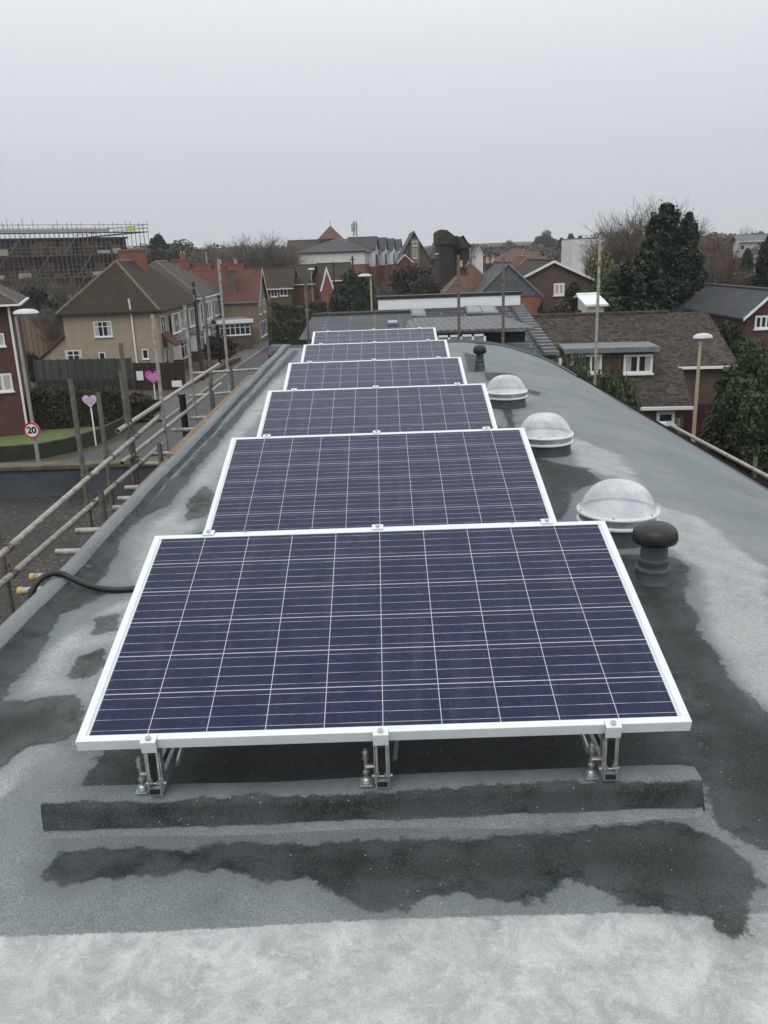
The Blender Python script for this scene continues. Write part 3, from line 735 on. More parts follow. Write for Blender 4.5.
# ------------------------------------------------------------------ lower flat roof with chippings on the left
LZ = -4.5; LY = 16.6
low = thing('lower_flat_roof', 'dark gravelled lower flat roof with slate blue parapet left of the panels', 'building', (-9, 6, GZ))
def relx(o, t): o.location = -Vector(t.location); return o
b = MB(); b.box(-22, -1.62, -4, LY, LZ-.2, LZ); relx(b.build('gravel_deck', 'chips', low), low)
b = MB(); b.box(-22, -1.62, LY, LY+.28, LZ-.2, LZ+.60); b.box(-22, -1.62, LY-.05, LY-.001, LZ, LZ+.08)
for k in range(12): b.box(-20.5+k*1.6, -20.47+k*1.6, LY-.006, LY-.001, LZ+.08, LZ+.58)
relx(b.build('parapet', 'felt_blue', low), low)
b = MB(); b.box(-22, -1.62, LY-.06, LY+.34, LZ+.603, LZ+.70); relx(b.build('coping', 'coping', low, bevel=.02), low)
b = MB(); b.box(-22, -1.65, -4, LY+.27, GZ, LZ-.203); relx(b.build('wall', 'brick_dark', low), low)

# ------------------------------------------------------------------ scaffold along the left side
sc = thing('scaffold', 'galvanised tube scaffold with guard rails along the left roof edge', 'scaffold', (-2.5, 8, LZ))
SX = -2.5
def sct(name, p0, p1, m='galv', r=.0242, parent=sc, ends=True):
    b = MB(); b.tube([p0, p1], r, 14); o = relx(b.build(name, m, parent, smooth=True), parent)
    if ends:    # black discs on the closed ends paint the shade of an open bore
        d = (Vector(p1)-Vector(p0)).normalized(); e = MB()
        for q, s_ in ((Vector(p0), -1), (Vector(p1), 1)): e.tube([q+d*s_*.0005, q+d*s_*.0015], r*.8, 12)
        e.build('bore_shade', 'hole_shade', o)
    return o
def coupler(p, s_=1.):
    b = MB(); p = Vector(p)
    b.tube([p+Vector((0, -.032, 0)), p+Vector((0, .032, 0))], .029*s_, 10); b.tube([p+Vector((-.048, 0, -.028)), p+Vector((-.048, 0, .028))], .029*s_, 10)
    b.tube([p+Vector((.0, -.02, .03)), p+Vector((-.01, -.02, .085))], .008, 6); b.lathe([(.013, 0), (.013, .016)], p+Vector((-.01, -.02, .065)), 6)
    b.tube([p+Vector((.03, .03, .01)), p+Vector((.075, .035, .02))], .006, 6); b.box(p.x-.045, p.x+.01, p.y-.010, p.y+.010, p.z-.018, p.z+.032)
    return relx(b.build('coupler', 'coupler', sc), sc)
# guard rails: near run, far run (lapped outside the near one)
r1a, r1b = atX(12, 545, SX), atX(158, 417, SX); d = (r1b-r1a); sct('guard_rail', r1a-d*.5, r1b)
m1a, m1b = atX(0, 585, SX), atX(162, 444, SX); d = (m1b-m1a); sct('guard_rail', m1a-d*.4, m1b)
sct('guard_rail', atX(118, 431, SX-.06), atX(219, 364, SX-.06)); sct('guard_rail', atX(122, 463, SX-.06), atX(221, 383.5, SX-.06))
def std(px, py, X, ytop, bottom=LZ, m='galv_old', top=None):
    p = atX(px, py, X); Y = p.y
    zt = at(px, ytop, Y).z if top is None else top
    sct('standard', (X, Y, bottom), (X, Y, zt), m, .021); return Y
stds = [(83, 470, SX-.05, 378), (107, 462, SX-.05, 392), (136, 470, SX-.05, 343), (131, 455, SX-.05, 371), (166, 440, SX-.05, 314), (194, 400, SX-.05, 305), (8, 590, SX-.05, 530)]
for px, py, X, yt in stds:
    Y = std(px, py, X, yt, m='galv' if px in (166, 194) else 'galv_old')
    for (A, B) in ((r1a, r1b), (m1a, m1b)):
        t_ = (Y-A.y)/(B.y-A.y)
        if t_ < 1.0:
            q = A+(B-A)*t_; coupler((q.x, q.y, q.z))
for q in ((104, 490, 528, -2.3), (161, 443, 475, -2.3), (217, 362, 345, 0)):
    pass
for px, yt, yb, X in ((103, 490, 530, -2.2), (161, 443, 478, -2.15), (211, 382, 405, -2.3), (232, 366, 395, -2.2)):
    p = atX(px, (yt+yb)/2, X); sct('short_post', (X, p.y, at(px, yb, p.y).z-.3), (X, p.y, at(px, yt, p.y).z), 'galv_old')
p = atX(184, 415, -2.6); b = MB(); b.tube([(-2.6, p.y, at(188, 440, p.y).z-1.), (-2.6, p.y, at(181, 394, p.y).z)], .045, 12)
relx(lab(b.build('foam_wrapped_post', 'rubber', sc, smooth=True), 'short post wrapped in black foam'), sc)
# transoms poking out from under the roof edge
for k, (px, py) in enumerate(((-6, 631), (20, 591), (32, 577), (56, 552), (76, 531), (113, 508), (118, 499), (125, 488), (145, 464), (152, 454), (172, 430), (190, 418))):
    p = atZ(px, py, -2.0); o = sct('transom', (p.x, p.y, -2.0), (-1.66, p.y+.02*math.sin(k), -2.0+.01*math.cos(k*3)), 'galv', .0242)
    if k in (1, 2):
        c = MB(); c.tube([(p.x-.012, p.y, -2.0), (p.x+.016, p.y, -2.0)], .0268, 14); c.build('end_cap', 'cap_yellow', o, smooth=True)
# far end: tall standards and cross rails
Yf = 15.8
P6 = at(230, 395, Yf); sct('standard', (P6.x, Yf, LZ), (P6.x, Yf, at(217, 259, Yf).z), 'galv')
for (x0_, y0_, x1_, y1_) in ((190, 373.5, 268, 368.5), (190, 396, 246, 391)):
    a, b2 = at(x0_, y0_, Yf-.06), at(x1_, y1_, Yf-.06); sct('guard_rail', a, b2, 'galv')
P7 = at(210, 366, 14.5); sct('standard', (P7.x, 14.5, LZ), (P7.x, 14.5, at(203, 296, 14.5).z), 'galv_old')
# timber boards beside the edge
b = MB(); b.box(-1.905, -1.76, 7.4, 12.6, -1.67, -1.63); b.box(-1.93, -1.72, 6.4, 9.2, -1.725, -1.685)
relx(b.build('timber_board', 'timber', sc, bevel=.004), sc)
# lattice of ladder beam lying at the far part
b = MB(); A0, A1 = Vector((-2.35, 9.2, -2.42)), Vector((-1.95, 14.6, -2.2))
b.tube([A0, A1], .022, 8); b.tube([A0+Vector((-.35, 0, 0)), A1+Vector((-.35, 0, 0))], .022, 8)
for k in range(17):
    q = A0+(A1-A0)*k/16; b.tube([q, q+Vector((-.35, .17*(k % 2), 0))], .012, 6)
relx(b.build('ladder_beam', 'galv', sc, smooth=True), sc)

# free standing scaffold standards at the end and on the right of the roof
def far_std(px0, y0, px1, y1, Y, label, m='galv_old', r=.027):
    p = at(px1, y1, Y); zt = at(px0, y0, Y).z
    t = thing('scaffold_pole', label, 'scaffold pole', (p.x, Y, GZ), group='lone scaffold poles round the roof')
    b = MB(); b.tube([(0, 0, .02), (0, 0, zt-GZ)], r, 12); b.build('tube', m, t, smooth=True)
    b = MB(); b.box(-.075, .075, -.075, .075, 0, .02); b.build('base_plate', m, t)
    b = MB(); h = zt-GZ-.5; b.tube([(0, -.03, h), (0, .03, h)], .04, 8); b.tube([(-.04, .04, h), (.04, .04, h)], .034, 8); b.build('coupler', 'coupler', t)
    return t
far_std(598, 235, 594.5, 388, 15.6, 'tall pale scaffold pole rising past the right edge of the roof', 'galv')
far_std(457, 255, 459, 338, 15.9, 'dark scaffold pole at the far roof end, left one of two before the white fascia')
far_std(503, 257, 503, 340, 15.9, 'dark scaffold pole at the far roof end, right one of two before the white fascia')
far_std(307, 283, 309, 345, 16.1, 'short looking grey scaffold pole behind the left end of the farthest panel')
# rail, boards and flashing outside the right eave
sr = thing('side_scaffold', 'pale scaffold rail and dark boards running below the right roof edge', 'scaffold', (4.2, 7, GZ))
RXX = 4.18; ra, rb_ = atX(672, 426, RXX), atX(768, 477, RXX); dd = rb_-ra
sct('guard_rail', ra, rb_+dd*1.5, 'galv', parent=sr)
for Y in (ra.y-.1, ra.y-2.6, ra.y-5.2):
    zt = ra.z+(dd.z/dd.y)*(Y-ra.y)
    sct('standard', (RXX+.05, Y, GZ), (RXX+.05, Y, zt+.12), 'galv_old', parent=sr)
b = MB(); b.box(4.02, 4.10, 1.5, ra.y-.6, ra.z-.16, ra.z-.13); b.box(4.12, 4.15, 1.5, ra.y-.6, ra.z-.24, ra.z-.08); relx(b.build('dark_board', 'black_paint', sr), sr)
b = MB(); b.box(3.93, 4.12, ra.y-2.1, ra.y-.15, ra.z-.06, ra.z-.04); relx(b.build('flashing_sheet', 'lead', sr), sr)
b = MB(); b.box(3.3, 4.2, ra.y+.3, ra.y+.35, ra.z-.05, ra.z-.01); relx(b.build('end_board', 'upvc', sr), sr)

# ------------------------------------------------------------------ houses
def xy(px, Y): p = at(px, 300, Y); return (p.x, Y)
class House:
    def __init__(h, name, label, cat, A, B, depth, eave, ridge, wallm, roofm, kind='gable_x', over=.3, base=GZ, group=None, trim='white_paint', roof=True, wall_label=None):
        """A,B = front wall ends in plan (left, right); eave/ridge = heights over base; gable_x: ridge runs along the front"""
        h.base = base
        d = Vector((B[0]-A[0], B[1]-A[1])); h.w = w_ = d.length; h.d = depth; h.yaw = math.atan2(d.y, d.x); h.A = A; h.e = eave; h.r = ridge
        t = h.t = thing(name, label, cat, (A[0], A[1], base), h.yaw, group)
        h.Mi = t.matrix_basis.inverted() if False else (Matrix.Translation((A[0], A[1], base)) @ Matrix.Rotation(h.yaw, 4, 'Z')).inverted()
        b = MB()
        if kind in ('gable_x',):
            b.v += []; poly = [(0, 0), (depth, 0), (depth, eave), (depth/2, ridge-.06), (0, eave)]
            i = 0
            for x in (0, w_): b.v += [(x, p[0], p[1]) for p in poly]
            b.f += [(0, 4, 3, 2, 1), (5, 6, 7, 8, 9), (0, 5, 9, 4), (1, 2, 7, 6), (2, 3, 8, 7), (3, 4, 9, 8)]; b.uv += [None]*6
        elif kind == 'gable_y':
            b.prism([(0, 0), (w_, 0), (w_, eave), (w_/2, ridge-.06), (0, eave)], 0, depth)
        else: b.box(0, w_, 0, depth, 0, eave-.01)
        b.build('wall', wallm, t)
        if not roof: return
        b = MB(); o = over; th = .10
        def slab(*p):
            top = [Vector(q)+Vector((0, 0, th)) for q in p]; k = len(p); i = len(b.v)
            b.v += [tuple(q) for q in top]+[tuple(q) for q in p]
            b.f.append(tuple(range(i, i+k))); b.f.append(tuple(reversed(range(i+k, i+2*k)))); b.uv += [None]*2
            for j in range(k): b.f.append((i+j, i+k+j, i+k+(j+1) % k, i+(j+1) % k)); b.uv.append(None)
        if kind == 'gable_x':
            s_ = (ridge-eave)/(depth/2); ez = eave-o*s_
            slab((-o, -o, ez), (w_+o, -o, ez), (w_+o, depth/2, ridge), (-o, depth/2, ridge)); slab((w_+o, depth+o, ez), (-o, depth+o, ez), (-o, depth/2, ridge), (w_+o, depth/2, ridge))
            rl = ((-o, depth/2, ridge+th), (w_+o, depth/2, ridge+th))
        elif kind == 'gable_y':
            s_ = (ridge-eave)/(w_/2); ez = eave-o*s_
            slab((-o, -o, ez), (w_/2, -o, ridge), (w_/2, depth+o, ridge), (-o, depth+o, ez)); b.f[-6:] = [tuple(reversed(f)) for f in b.f[-6:]]
            slab((w_+o, depth+o, ez), (w_/2, depth+o, ridge), (w_/2, -o, ridge), (w_+o, -o, ez)); b.f[-6:] = [tuple(reversed(f)) for f in b.f[-6:]]
            rl = ((w_/2, -o, ridge+th), (w_/2, depth+o, ridge+th))
        elif kind == 'hip':
            if w_ >= depth: r0, r1 = (depth/2*.95, depth/2), (w_-depth/2*.95, depth/2)
            else: r0, r1 = (w_/2, w_/2*.95), (w_/2, depth-w_/2*.95)
            ez = eave-.02; R0, R1 = (*r0, ridge), (*r1, ridge); c = [(-o, -o, ez), (w_+o, -o, ez), (w_+o, depth+o, ez), (-o, depth+o, ez)]
            if w_ >= depth: slab(c[0], c[1], R1, R0); slab(c[1], c[2], R1); slab(c[2], c[3], R0, R1); slab(c[3], c[0], R0)
            else: slab(c[0], c[1], R0); slab(c[1], c[2], R1, R0); slab(c[2], c[3], R1); slab(c[3], c[0], R0, R1)
            rl = ((*r0, ridge+th), (*r1, ridge+th)); h.hips = [(c[0], R0), (c[1], R0 if w_ < depth else R1)]
        elif kind == 'flat':
            b.box(-o, w_+o, -o, depth+o, eave, eave+.25); rl = None
        h.roofo = b.build('roof', roofm, t)
        if rl and kind != 'flat':
            c = MB(); c.tube([rl[0], rl[1]], .10, 6)
            if kind == 'hip':
                for a_, b_ in h.hips: c.tube([Vector(a_)+Vector((0, 0, th)), Vector(b_)+Vector((0, 0, th))], .09, 6)
            c.build('ridge_tiles', roofm if kind != 'hip' else 'ridge', h.roofo)
        # gutters / barge boards
        g_ = MB()
        if kind == 'gable_x': g_.box(-o, w_+o, -o-.12, -o-.002, ez-.02, ez+.10)
        if kind == 'hip': g_.box(-o-.1, w_+o+.1, -o-.12, -o-.002, ez-.04, ez+.06); g_.box(w_+o+.002, w_+o+.12, -o, depth+o, ez-.04, ez+.06)
        if kind == 'gable_y':
            for x_, xr in ((-o, w_/2), (w_+o, w_/2)):
                dx = xr-x_; L = [(x_, ez-.05), (xr, ridge-.05), (xr, ridge+th+.02), (x_, ez+th+.02)]
                if dx < 0: L = L[::-1]
                g_.prism(L, -o-.06, -o-.002)
            g_.build('bargeboard', trim, t)
        elif g_.v: g_.build('gutter', trim, t)
    def loc(h, p): return h.Mi @ Vector(p)
    def hit(h, px, py, wall='F', off=0.):
        """wall point in local coordinates seen at a picture position"""
        o = h.Mi @ Vector((0, 0, 0)); d = (h.Mi.to_3x3() @ Vector(ray(px, py)))
        if wall == 'F': t = (off-o.y)/d.y
        elif wall == 'R': t = (h.w+off-o.x)/d.x
        else: t = (-off-o.x)/d.x
        return o+d*t
    def win(h, x0, y0, x1, y1, wall='F', cols=2, rows=1, off=0., curtain=.0, name='window', m='upvc', size=None, paned=True, fr=.07):
        a, c = h.hit(x0, y1, wall, off), h.hit(x1, y0, wall, off)
        if wall == 'F': u0, u1, v0, v1 = a.x, c.x, a.z, c.z
        else: u0, u1, v0, v1 = min(a.y, c.y), max(a.y, c.y), a.z, c.z
        return h.winl(u0, u1, v0, v1, wall, cols, rows, off, curtain, name, m, fr)
    def winl(h, u0, u1, v0, v1, wall='F', cols=2, rows=1, off=0., curtain=0., name='window', m='upvc', fr=.07):
        if wall == 'F': T = Matrix.Translation((0, off, 0))
        elif wall == 'R': T = Matrix.Translation((h.w+off, 0, 0)) @ Matrix.Rotation(PI/2, 4, 'Z')
        else: T = Matrix.Translation((-off, 0, 0)) @ Matrix.Rotation(-PI/2, 4, 'Z') @ Matrix.Scale(-1, 4, (1, 0, 0))
        f = MB(); y0, y1 = -.05, .03
        f.box(u0, u1, y0, y1, v0, v0+fr, T); f.box(u0, u1, y0, y1, v1-fr, v1, T)
        for k in range(cols+1):
            x = u0+(u1-u0-fr)*k/cols; f.box(x, x+fr, y0, y1, v0+fr, v1-fr, T)
        for k in range(1, rows):
            z = v0+(v1-v0)*(k/rows if rows > 2 else .66); f.box(u0+fr, u1-fr, y0+.01, y1, z-fr*.4, z+fr*.4, T)
        f.box(u0-.06, u1+.06, -.12, .03, v0-.07, v0-.002, T)
        o = f.build(name, m, h.t)
        g_ = MB(); g_.box(u0+fr*.5, u1-fr*.5, -.022, -.012, v0+fr*.5, v1-fr*.5, T); g_.build('pane', 'glass', o)
        if curtain:
            c = MB(); wd = (u1-u0-2*fr)*curtain
            c.box(u0+fr, u0+fr+wd, -.028, -.0225, v0+fr, v1-fr, T); c.build('curtain', 'curtain', o)
            c = MB(); c.box(u1-fr-wd, u1-fr, -.028, -.0225, v0+fr, v1-fr, T); c.build('curtain', 'curtain', o)
        return o
    def chimney(h, x, y, w_, d_, z0, z1, m='brick_red', pots=2, potm='terracotta'):
        b = MB(); b.box(x-w_/2, x+w_/2, y-d_/2, y+d_/2, z0, z1-.15); b.box(x-w_/2-.06, x+w_/2+.06, y-d_/2-.06, y+d_/2+.06, z1-.15, z1)
        o = b.build('chimney', m, h.roofo)
        for k in range(pots):
            p = MB(); p.lathe([(.13, 0), (.11, .35), (.14, .37), (.14, .42)], (x-w_/2+w_*(k+.5)/pots, y, z1), 10); p.build('chimney_pot', potm, o, smooth=True)
        return o
M['ridge'] = simple('ridge_tile', (.15, .125, .10), .85, var=.2)
HO = {}
def zof(px, py, Y): return at(px, py, Y).z-GZ

# --- beige pebbledashed end house
Yb = 66
A, B = xy(60, Yb), xy(155, Yb)
h = House('semi_detached_house', 'beige pebbledashed house with brown hipped roof and big red chimney behind the lawn', 'house', A, B, 14.5, zof(110, 313, Yb), zof(125, 266, Yb+5)+.3, 'render_beige', 'tile_brown', 'hip', .35, trim='black_paint')
h.win(95, 321, 111, 337, cols=2, rows=2, curtain=.25); h.win(67, 350, 81, 365, cols=2, rows=2, curtain=.15)
h.win(143, 349, 148, 359, cols=1); h.win(100, 352, 105, 363, cols=1, name='door', m='upvc')
p0 = h.hit(130, 308, 'F', -.12); p1 = h.hit(140, 385, 'F', -.12)
b = MB(); xm = (p0.x+p1.x)/2; b.tube([(xm, -.12, 0), (xm, -.12, h.e-.1), (xm, -.35, h.e+1.)], .07, 8); b.build('drainpipe', 'upvc', h.t)
h.chimney(h.w-3.6, 8.6, 2.1, .9, h.r-2.2, h.r+1.0, 'brick_red', 0)
# side (street) front
z2a, z2b = h.e-2.0, h.e-.45
h.winl(.9, 2.3, z2a, z2b, 'R', 2); h.winl(3.6, 6.6, z2a, z2b, 'R', 4, off=.25, curtain=.2); h.winl(8, 9, z2a, z2b, 'R', 2); h.winl(10.3, 13.2, z2a, z2b, 'R', 4, off=.2, curtain=.2)
def bay(h, y0, y1, z0, z1, d_=.8, wm='brick_brown'):
    b = MB(); w_ = h.w; b.box(w_+.002, w_+d_, y0, y1, 0, z0-.08); b.build('bay_base', wm, h.t)
    b = MB(); b.box(w_+.002, w_+d_+.12, y0-.12, y1+.12, z1+.002, z1+.16); b.build('bay_roof', 'lead', h.t)
    n_ = 4; f = MB()
    f.box(w_+.01, w_+d_, y0, y0+.07, z0, z1); f.box(w_+.01, w_+d_, y1-.07, y1, z0, z1)
    for k in range(n_+1): yy = y0+(y1-y0-.07)*k/n_; f.box(w_+d_-.08, w_+d_, yy, yy+.07, z0, z1)
    f.box(w_+d_-.07, w_+d_+.01, y0, y1, z0, z0+.1); f.box(w_+d_-.07, w_+d_+.01, y0, y1, z1-.1, z1); f.box(w_+d_-.07, w_+d_+.008, y0, y1, z0+(z1-z0)*.7-.03, z0+(z1-z0)*.7+.03)
    f.box(w_+.01, w_+d_, y0-.005, y0+.07, z0, z0+.08)
    o = f.build('bay_window', 'upvc', h.t); g_ = MB(); g_.box(w_+.05, w_+d_-.04, y0+.03, y1-.03, z0+.02, z1-.02); g_.build('pane', 'glass', o)
bay(h, 4.0, 7.2, .9, 2.35); bay(h, 10.2, 13.2, .9, 2.35)
b = MB(); b.prism([(h.w+.01, 2.95), (h.w+1.0, 2.25), (h.w+1.0, 2.35), (h.w+.01, 3.35)], .8, 2.7); b.build('porch_roof', 'tile_red', h.t)
h.winl(1.2, 2.3, .05, 2.1, 'R', 1, name='door', m='upvc', fr=.12)
# lean-to outhouse on the left
b = MB(); p = h.hit(43, 358, 'F', .3); q = h.hit(62, 336, 'F', .3)
b.prism([(p.x, 0), (.0, 0), (.0, q.z), (p.x, p.z)], .3, 4.5); b.build('lean_to', 'render_beige', h.t)
b = MB(); b.prism([(p.x-.25, p.z-.13), (.0, q.z+.02), (.0, q.z+.16), (p.x-.25, p.z+.02)], .1, 4.7); b.build('lean_to_roof', 'tile_red', h.t)
# --- white fronted neighbour further along the street
A2 = (h.A[0]+h.w*math.cos(h.yaw)-9.0, Yb+14.9); B2 = (h.A[0]+h.w+.3, Yb+14.9)
h2 = House('semi_detached_house', 'white fronted house with grey concrete tiled roof beyond the beige house', 'house', A2, B2, 13.5, h.e+.25, h.r-.1, 'white_render', 'tile_conc', 'gable_x' if False else 'hip', .3, trim='white_paint')
h2.winl(.6, 3.4, z2a+.2, z2b+.2, 'R', 4, off=.15); h2.winl(4.4, 5.4, z2a+.2, z2b+.2, 'R', 2); h2.winl(6.6, 9.6, z2a+.2, z2b+.2, 'R', 4, off=.15); h2.winl(10.6, 12.6, z2a+.2, z2b+.2, 'R', 3)
bay(h2, .6, 3.4, .9, 2.5, .8, 'white_render'); bay(h2, 6.6, 9.6, .9, 2.5, .8, 'white_render')
h2.chimney(h2.w-4, 12.5, 1.6, .8, h2.r-2.6, h2.r+.2, 'brick_red', 0)
# --- white glazed single-storey shop front
Yc = 84
h3 = House('sun_room', 'low glazed sun room with white fascia in front of the tan gabled house', 'extension', xy(216, Yc), xy(249, Yc+1), 5, 2.7, 2.9, 'brick_old', 'lead', 'flat', .15)
b = MB(); b.box(-.2, h3.w+.2, -.32, -.152, 2.65, 3.0); b.build('fascia', 'upvc', h3.t)
h3.winl(.1, h3.w-.1, 1.5, 2.6, 'F', 6, 2, name='glazing')
# --- tan house with red roof, gable to the street
Yd = 90
A, B = xy(222, Yd), xy(257, Yd)
ew = zof(240, 301, Yd)
h4 = House('gabled_house', 'tan rendered house with red tiled roof and white edged gable, chimney on the near slope', 'house', A, (B[0], Yd), 7.5, ew, zof(240, 270, Yd+3.7), 'render_tan', 'tile_red', 'gable_x', .25, trim='lead')
# gable toward the street with white bargeboards (right end)
b = MB(); s_ = (h4.r-h4.e)/(h4.d/2); o = .3; ez = h4.e-o*s_
for y0_, y1_ in ((-o, h4.d/2), (h4.d+o, h4.d/2)):
    b.quad((h4.w+.30, y0_, ez-.25), (h4.w+.30, y1_, h4.r-.2), (h4.w+.30, y1_, h4.r+.2), (h4.w+.30, y0_, ez+.15))
    b.quad((h4.w+.26, y0_, ez+.15), (h4.w+.26, y1_, h4.r+.2), (h4.w+.26, y1_, h4.r-.2), (h4.w+.26, y0_, ez-.25))
    b.quad((h4.w+.30, y0_, ez-.25), (h4.w+.26, y0_, ez-.25), (h4.w+.26, y1_, h4.r-.2), (h4.w+.30, y1_, h4.r-.2))
b.build('bargeboard', 'white_paint', h4.t)
h4.winl(.8, 2.6, h4.e-1.5, h4.e-.1, 'R', 2, 2); h4.winl(4.6, 6.2, h4.e-1.5, h4.e-.1, 'R', 2, 2); h4.winl(1.2, 6.0, .6, 2.2, 'R', 4)
p = h4.hit(232, 285, 'F', 1.6)
h4.chimney(p.x, 1.2, 1.0, .8, h4.e-.4, h4.r+.1, 'brick_old', 0); h4.chimney(p.x+.2, 3.9, 1.6, .7, h4.r-.6, h4.r+.7, 'brick_red', 1)
# left part of red roof
A, B = xy(190, 97), xy(224, 97)
h5 = House('gabled_house', 'house behind with plain red roof and short chimneys left of the tan gabled house', 'house', A, B, 8, zof(205, 300, 97), zof(200, 268, 101), 'render_tan', 'tile_red', 'gable_x', .25, trim='lead')
h5.chimney(h5.w*.3, 4, 1.8, .8, h5.r-.5, h5.r+.5, 'brick_red', 0); h5.chimney(h5.w*.8, 4, 1.2, .8, h5.r-.5, h5.r+.4, 'brick_red', 1)
# --- long brown roofed range and red brick hall
A, B = xy(252, 108), xy(292, 108)
h6 = House('house', 'brown roofed brick house with white windows between the red roof and the brick hall', 'house', A, B, 9, zof(280, 288, 108), zof(280, 269, 112), 'brick_old', 'tile_brown', 'gable_x', .3)
h6.win(271, 288, 277, 297, cols=2); h6.win(280, 287, 287, 296, cols=2)
A, B = xy(284, 112), xy(331, 112)
h7 = House('brick_hall', 'bright red brick hall with long brown roof above the green hedges', 'hall', A, B, 11, zof(300, 284, 112), zof(300, 266, 117), 'brick_red', 'tile_brown', 'gable_x', .3)
A, B = xy(326, 104), xy(357, 104.8)
h8 = House('gabled_house', 'dark brick house with brown roof and white edged gable beside the brick hall', 'house', A, B, 9, zof(340, 280, 104), zof(340, 264, 108), 'brick_dark', 'tile_brown', 'gable_x', .3)
h8.winl(2.2, 3.6, h8.e-2, h8.e-.6, 'R', 2); h8.winl(5.2, 6.6, h8.e-2, h8.e-.6, 'R', 2); h8.winl(2.2, 3.6, 1, 2.4, 'R', 2)
b = MB(); x_ = .15
b.prism([(x_-.9, h8.e-1.2), (x_, h8.e+1.6), (x_+.9, h8.e-1.2), (x_+.7, h8.e-1.2), (x_, h8.e+1.0), (x_-.7, h8.e-1.2)], -.6, -.45); b.build('gable_trim', 'white_paint', h8.t)
b = MB(); b.prism([(x_-.75, 0), (x_+.75, 0), (x_+.75, h8.e-1.1), (x_, h8.e+1.0), (x_-.75, h8.e-1.1)], -.45, -.002); b.build('gable_bay', 'brick_red', h8.t)
# --- long building, white upper storey over red brick, grey hipped roof
A, B = xy(366, 150), xy(401, 204)
ha = House('long_building', 'long two storey building with white upper wall over red brick and dark hipped roof', 'building', A, B, 11.5, zof(366, 251, 150), zof(340, 239, 156), 'brick_red', 'slate', 'hip', .5, trim='white_paint')
b = MB(); e_ = ha.e; b.box(-.06, ha.w, -.06, -.002, e_-2.1, e_-.15); b.box(-.06, -.002, 0, ha.d, e_-2.1, e_-.15); b.build('white_cladding', 'white_render', ha.t)
for k in range(4):
    u = 5+k*13
    b = MB(); b.box(u, u+4.5, -1.1, -.062, 0, e_-2.6); b.build('bay_front', 'brick_red', ha.t)
    b = MB(); b.prism([(u, e_-2.59), (u+4.5, e_-2.59), (u+4.5, e_+.2), (u+2.25, e_+2.1), (u, e_+.2)], -1.1, -.062); b.build('bay_gable', 'upvc', ha.t)
    b = MB()
    for x_, s_ in ((u-.35, 1), (u+4.85, -1)):
        L = [(x_, e_+.1), (u+2.25, e_+2.35), (u+2.25, e_+2.5), (x_, e_+.25)]
        b.prism(L if s_ > 0 else L[::-1], -1.4, 4.0)
    b.build('bay_roof', 'slate', ha.t)
    ha.winl(u+1.2, u+3.3, e_-2.3, e_-.6, 'F', 2, off=-1.1, m='black_paint'); ha.winl(u+1.2, u+3.3, 1, 3, 'F', 2, off=-1.1)
    ha.winl(u+6.5, u+8.5, e_-2.3, e_-.8, 'F', 2, off=-.06, m='black_paint'); ha.winl(u+6.5, u+8.5, 1, 3, 'F', 2)
    b = MB(); b.tube([(u+5.6, -.15, 0), (u+5.6, -.15, e_-.1)], .12, 6); b.build('drainpipe', 'black_paint', ha.t)
for k in range(3): ha.winl(1.5+k*3.5, 2.9+k*3.5, 1.5, 3.2, 'L', 1)
# --- mossy roof with cupola tower
A, B = xy(290, 178), xy(342, 178)
hb = House('church_hall', 'hall with mossy green roof behind the white walled building', 'hall', A, B, 14, zof(310, 258, 178), zof(310, 240.5, 185), 'brick_old', 'tile_moss', 'gable_x', .4)
tw = thing('cupola_tower', 'small square tower with red pyramid roof against the sky', 'tower', (*xy(334, 182)[:2], GZ))
zt = zof(334, 238, 182); za = zof(334, 228, 182); zb = zt-.2
b = MB(); b.box(-1.9, 1.9, -1.9, 1.9, 0, zb); b.build('wall', 'brick_red', tw)
b = MB(); b.box(-.9, .9, -1.97, -1.902, zb-3.6, zb-.4); b.build('louvre', 'render_tan', tw)
b = MB(); c = [(-2.6, -2.6, zb), (2.6, -2.6, zb), (2.6, 2.6, zb), (-2.6, 2.6, zb)]; ap = (0, 0, za+.5)
for k in range(4): b.quad(c[k], c[(k+1) % 4], ap)
b.quad(*c[::-1]); b.build('roof', 'tile_orange', tw)
b = MB(); b.tube([(0, 0, za+.3), (0, 0, za+1.6)], .06, 6); b.build('finial', 'lead', tw)
# --- mast
ms = thing('radio_mast', 'thin grey lattice mast rising above the dark hipped roof', 'mast', (*xy(358, 230), GZ)); H_ = zof(358, 221, 230)
b = MB()
for sx_, sy_ in ((-1, -1), (1, -1), (1, 1), (-1, 1)): b.tube([(sx_*.8, sy_*.8, 0), (sx_*.35, sy_*.35, H_)], .12, 5)
for k in range(14):
    z0_, z1_ = H_*k/14, H_*(k+1)/14; w0 = .8-.45*k/14
    for s_ in (-1, 1): b.tube([(-w0*s_, -w0, z0_), (w0*s_, -w0, z1_)], .06, 4); b.tube([(w0, -w0*s_, z0_), (w0, w0*s_, z1_)], .06, 4)
b.build('lattice', 'lead', ms)
b = MB()
for k in range(3): b.box(-.9+.6*k, -.6+.6*k, -.9, -.7, H_-2.6, H_-.6)
b.build('antenna', 'lead', ms)
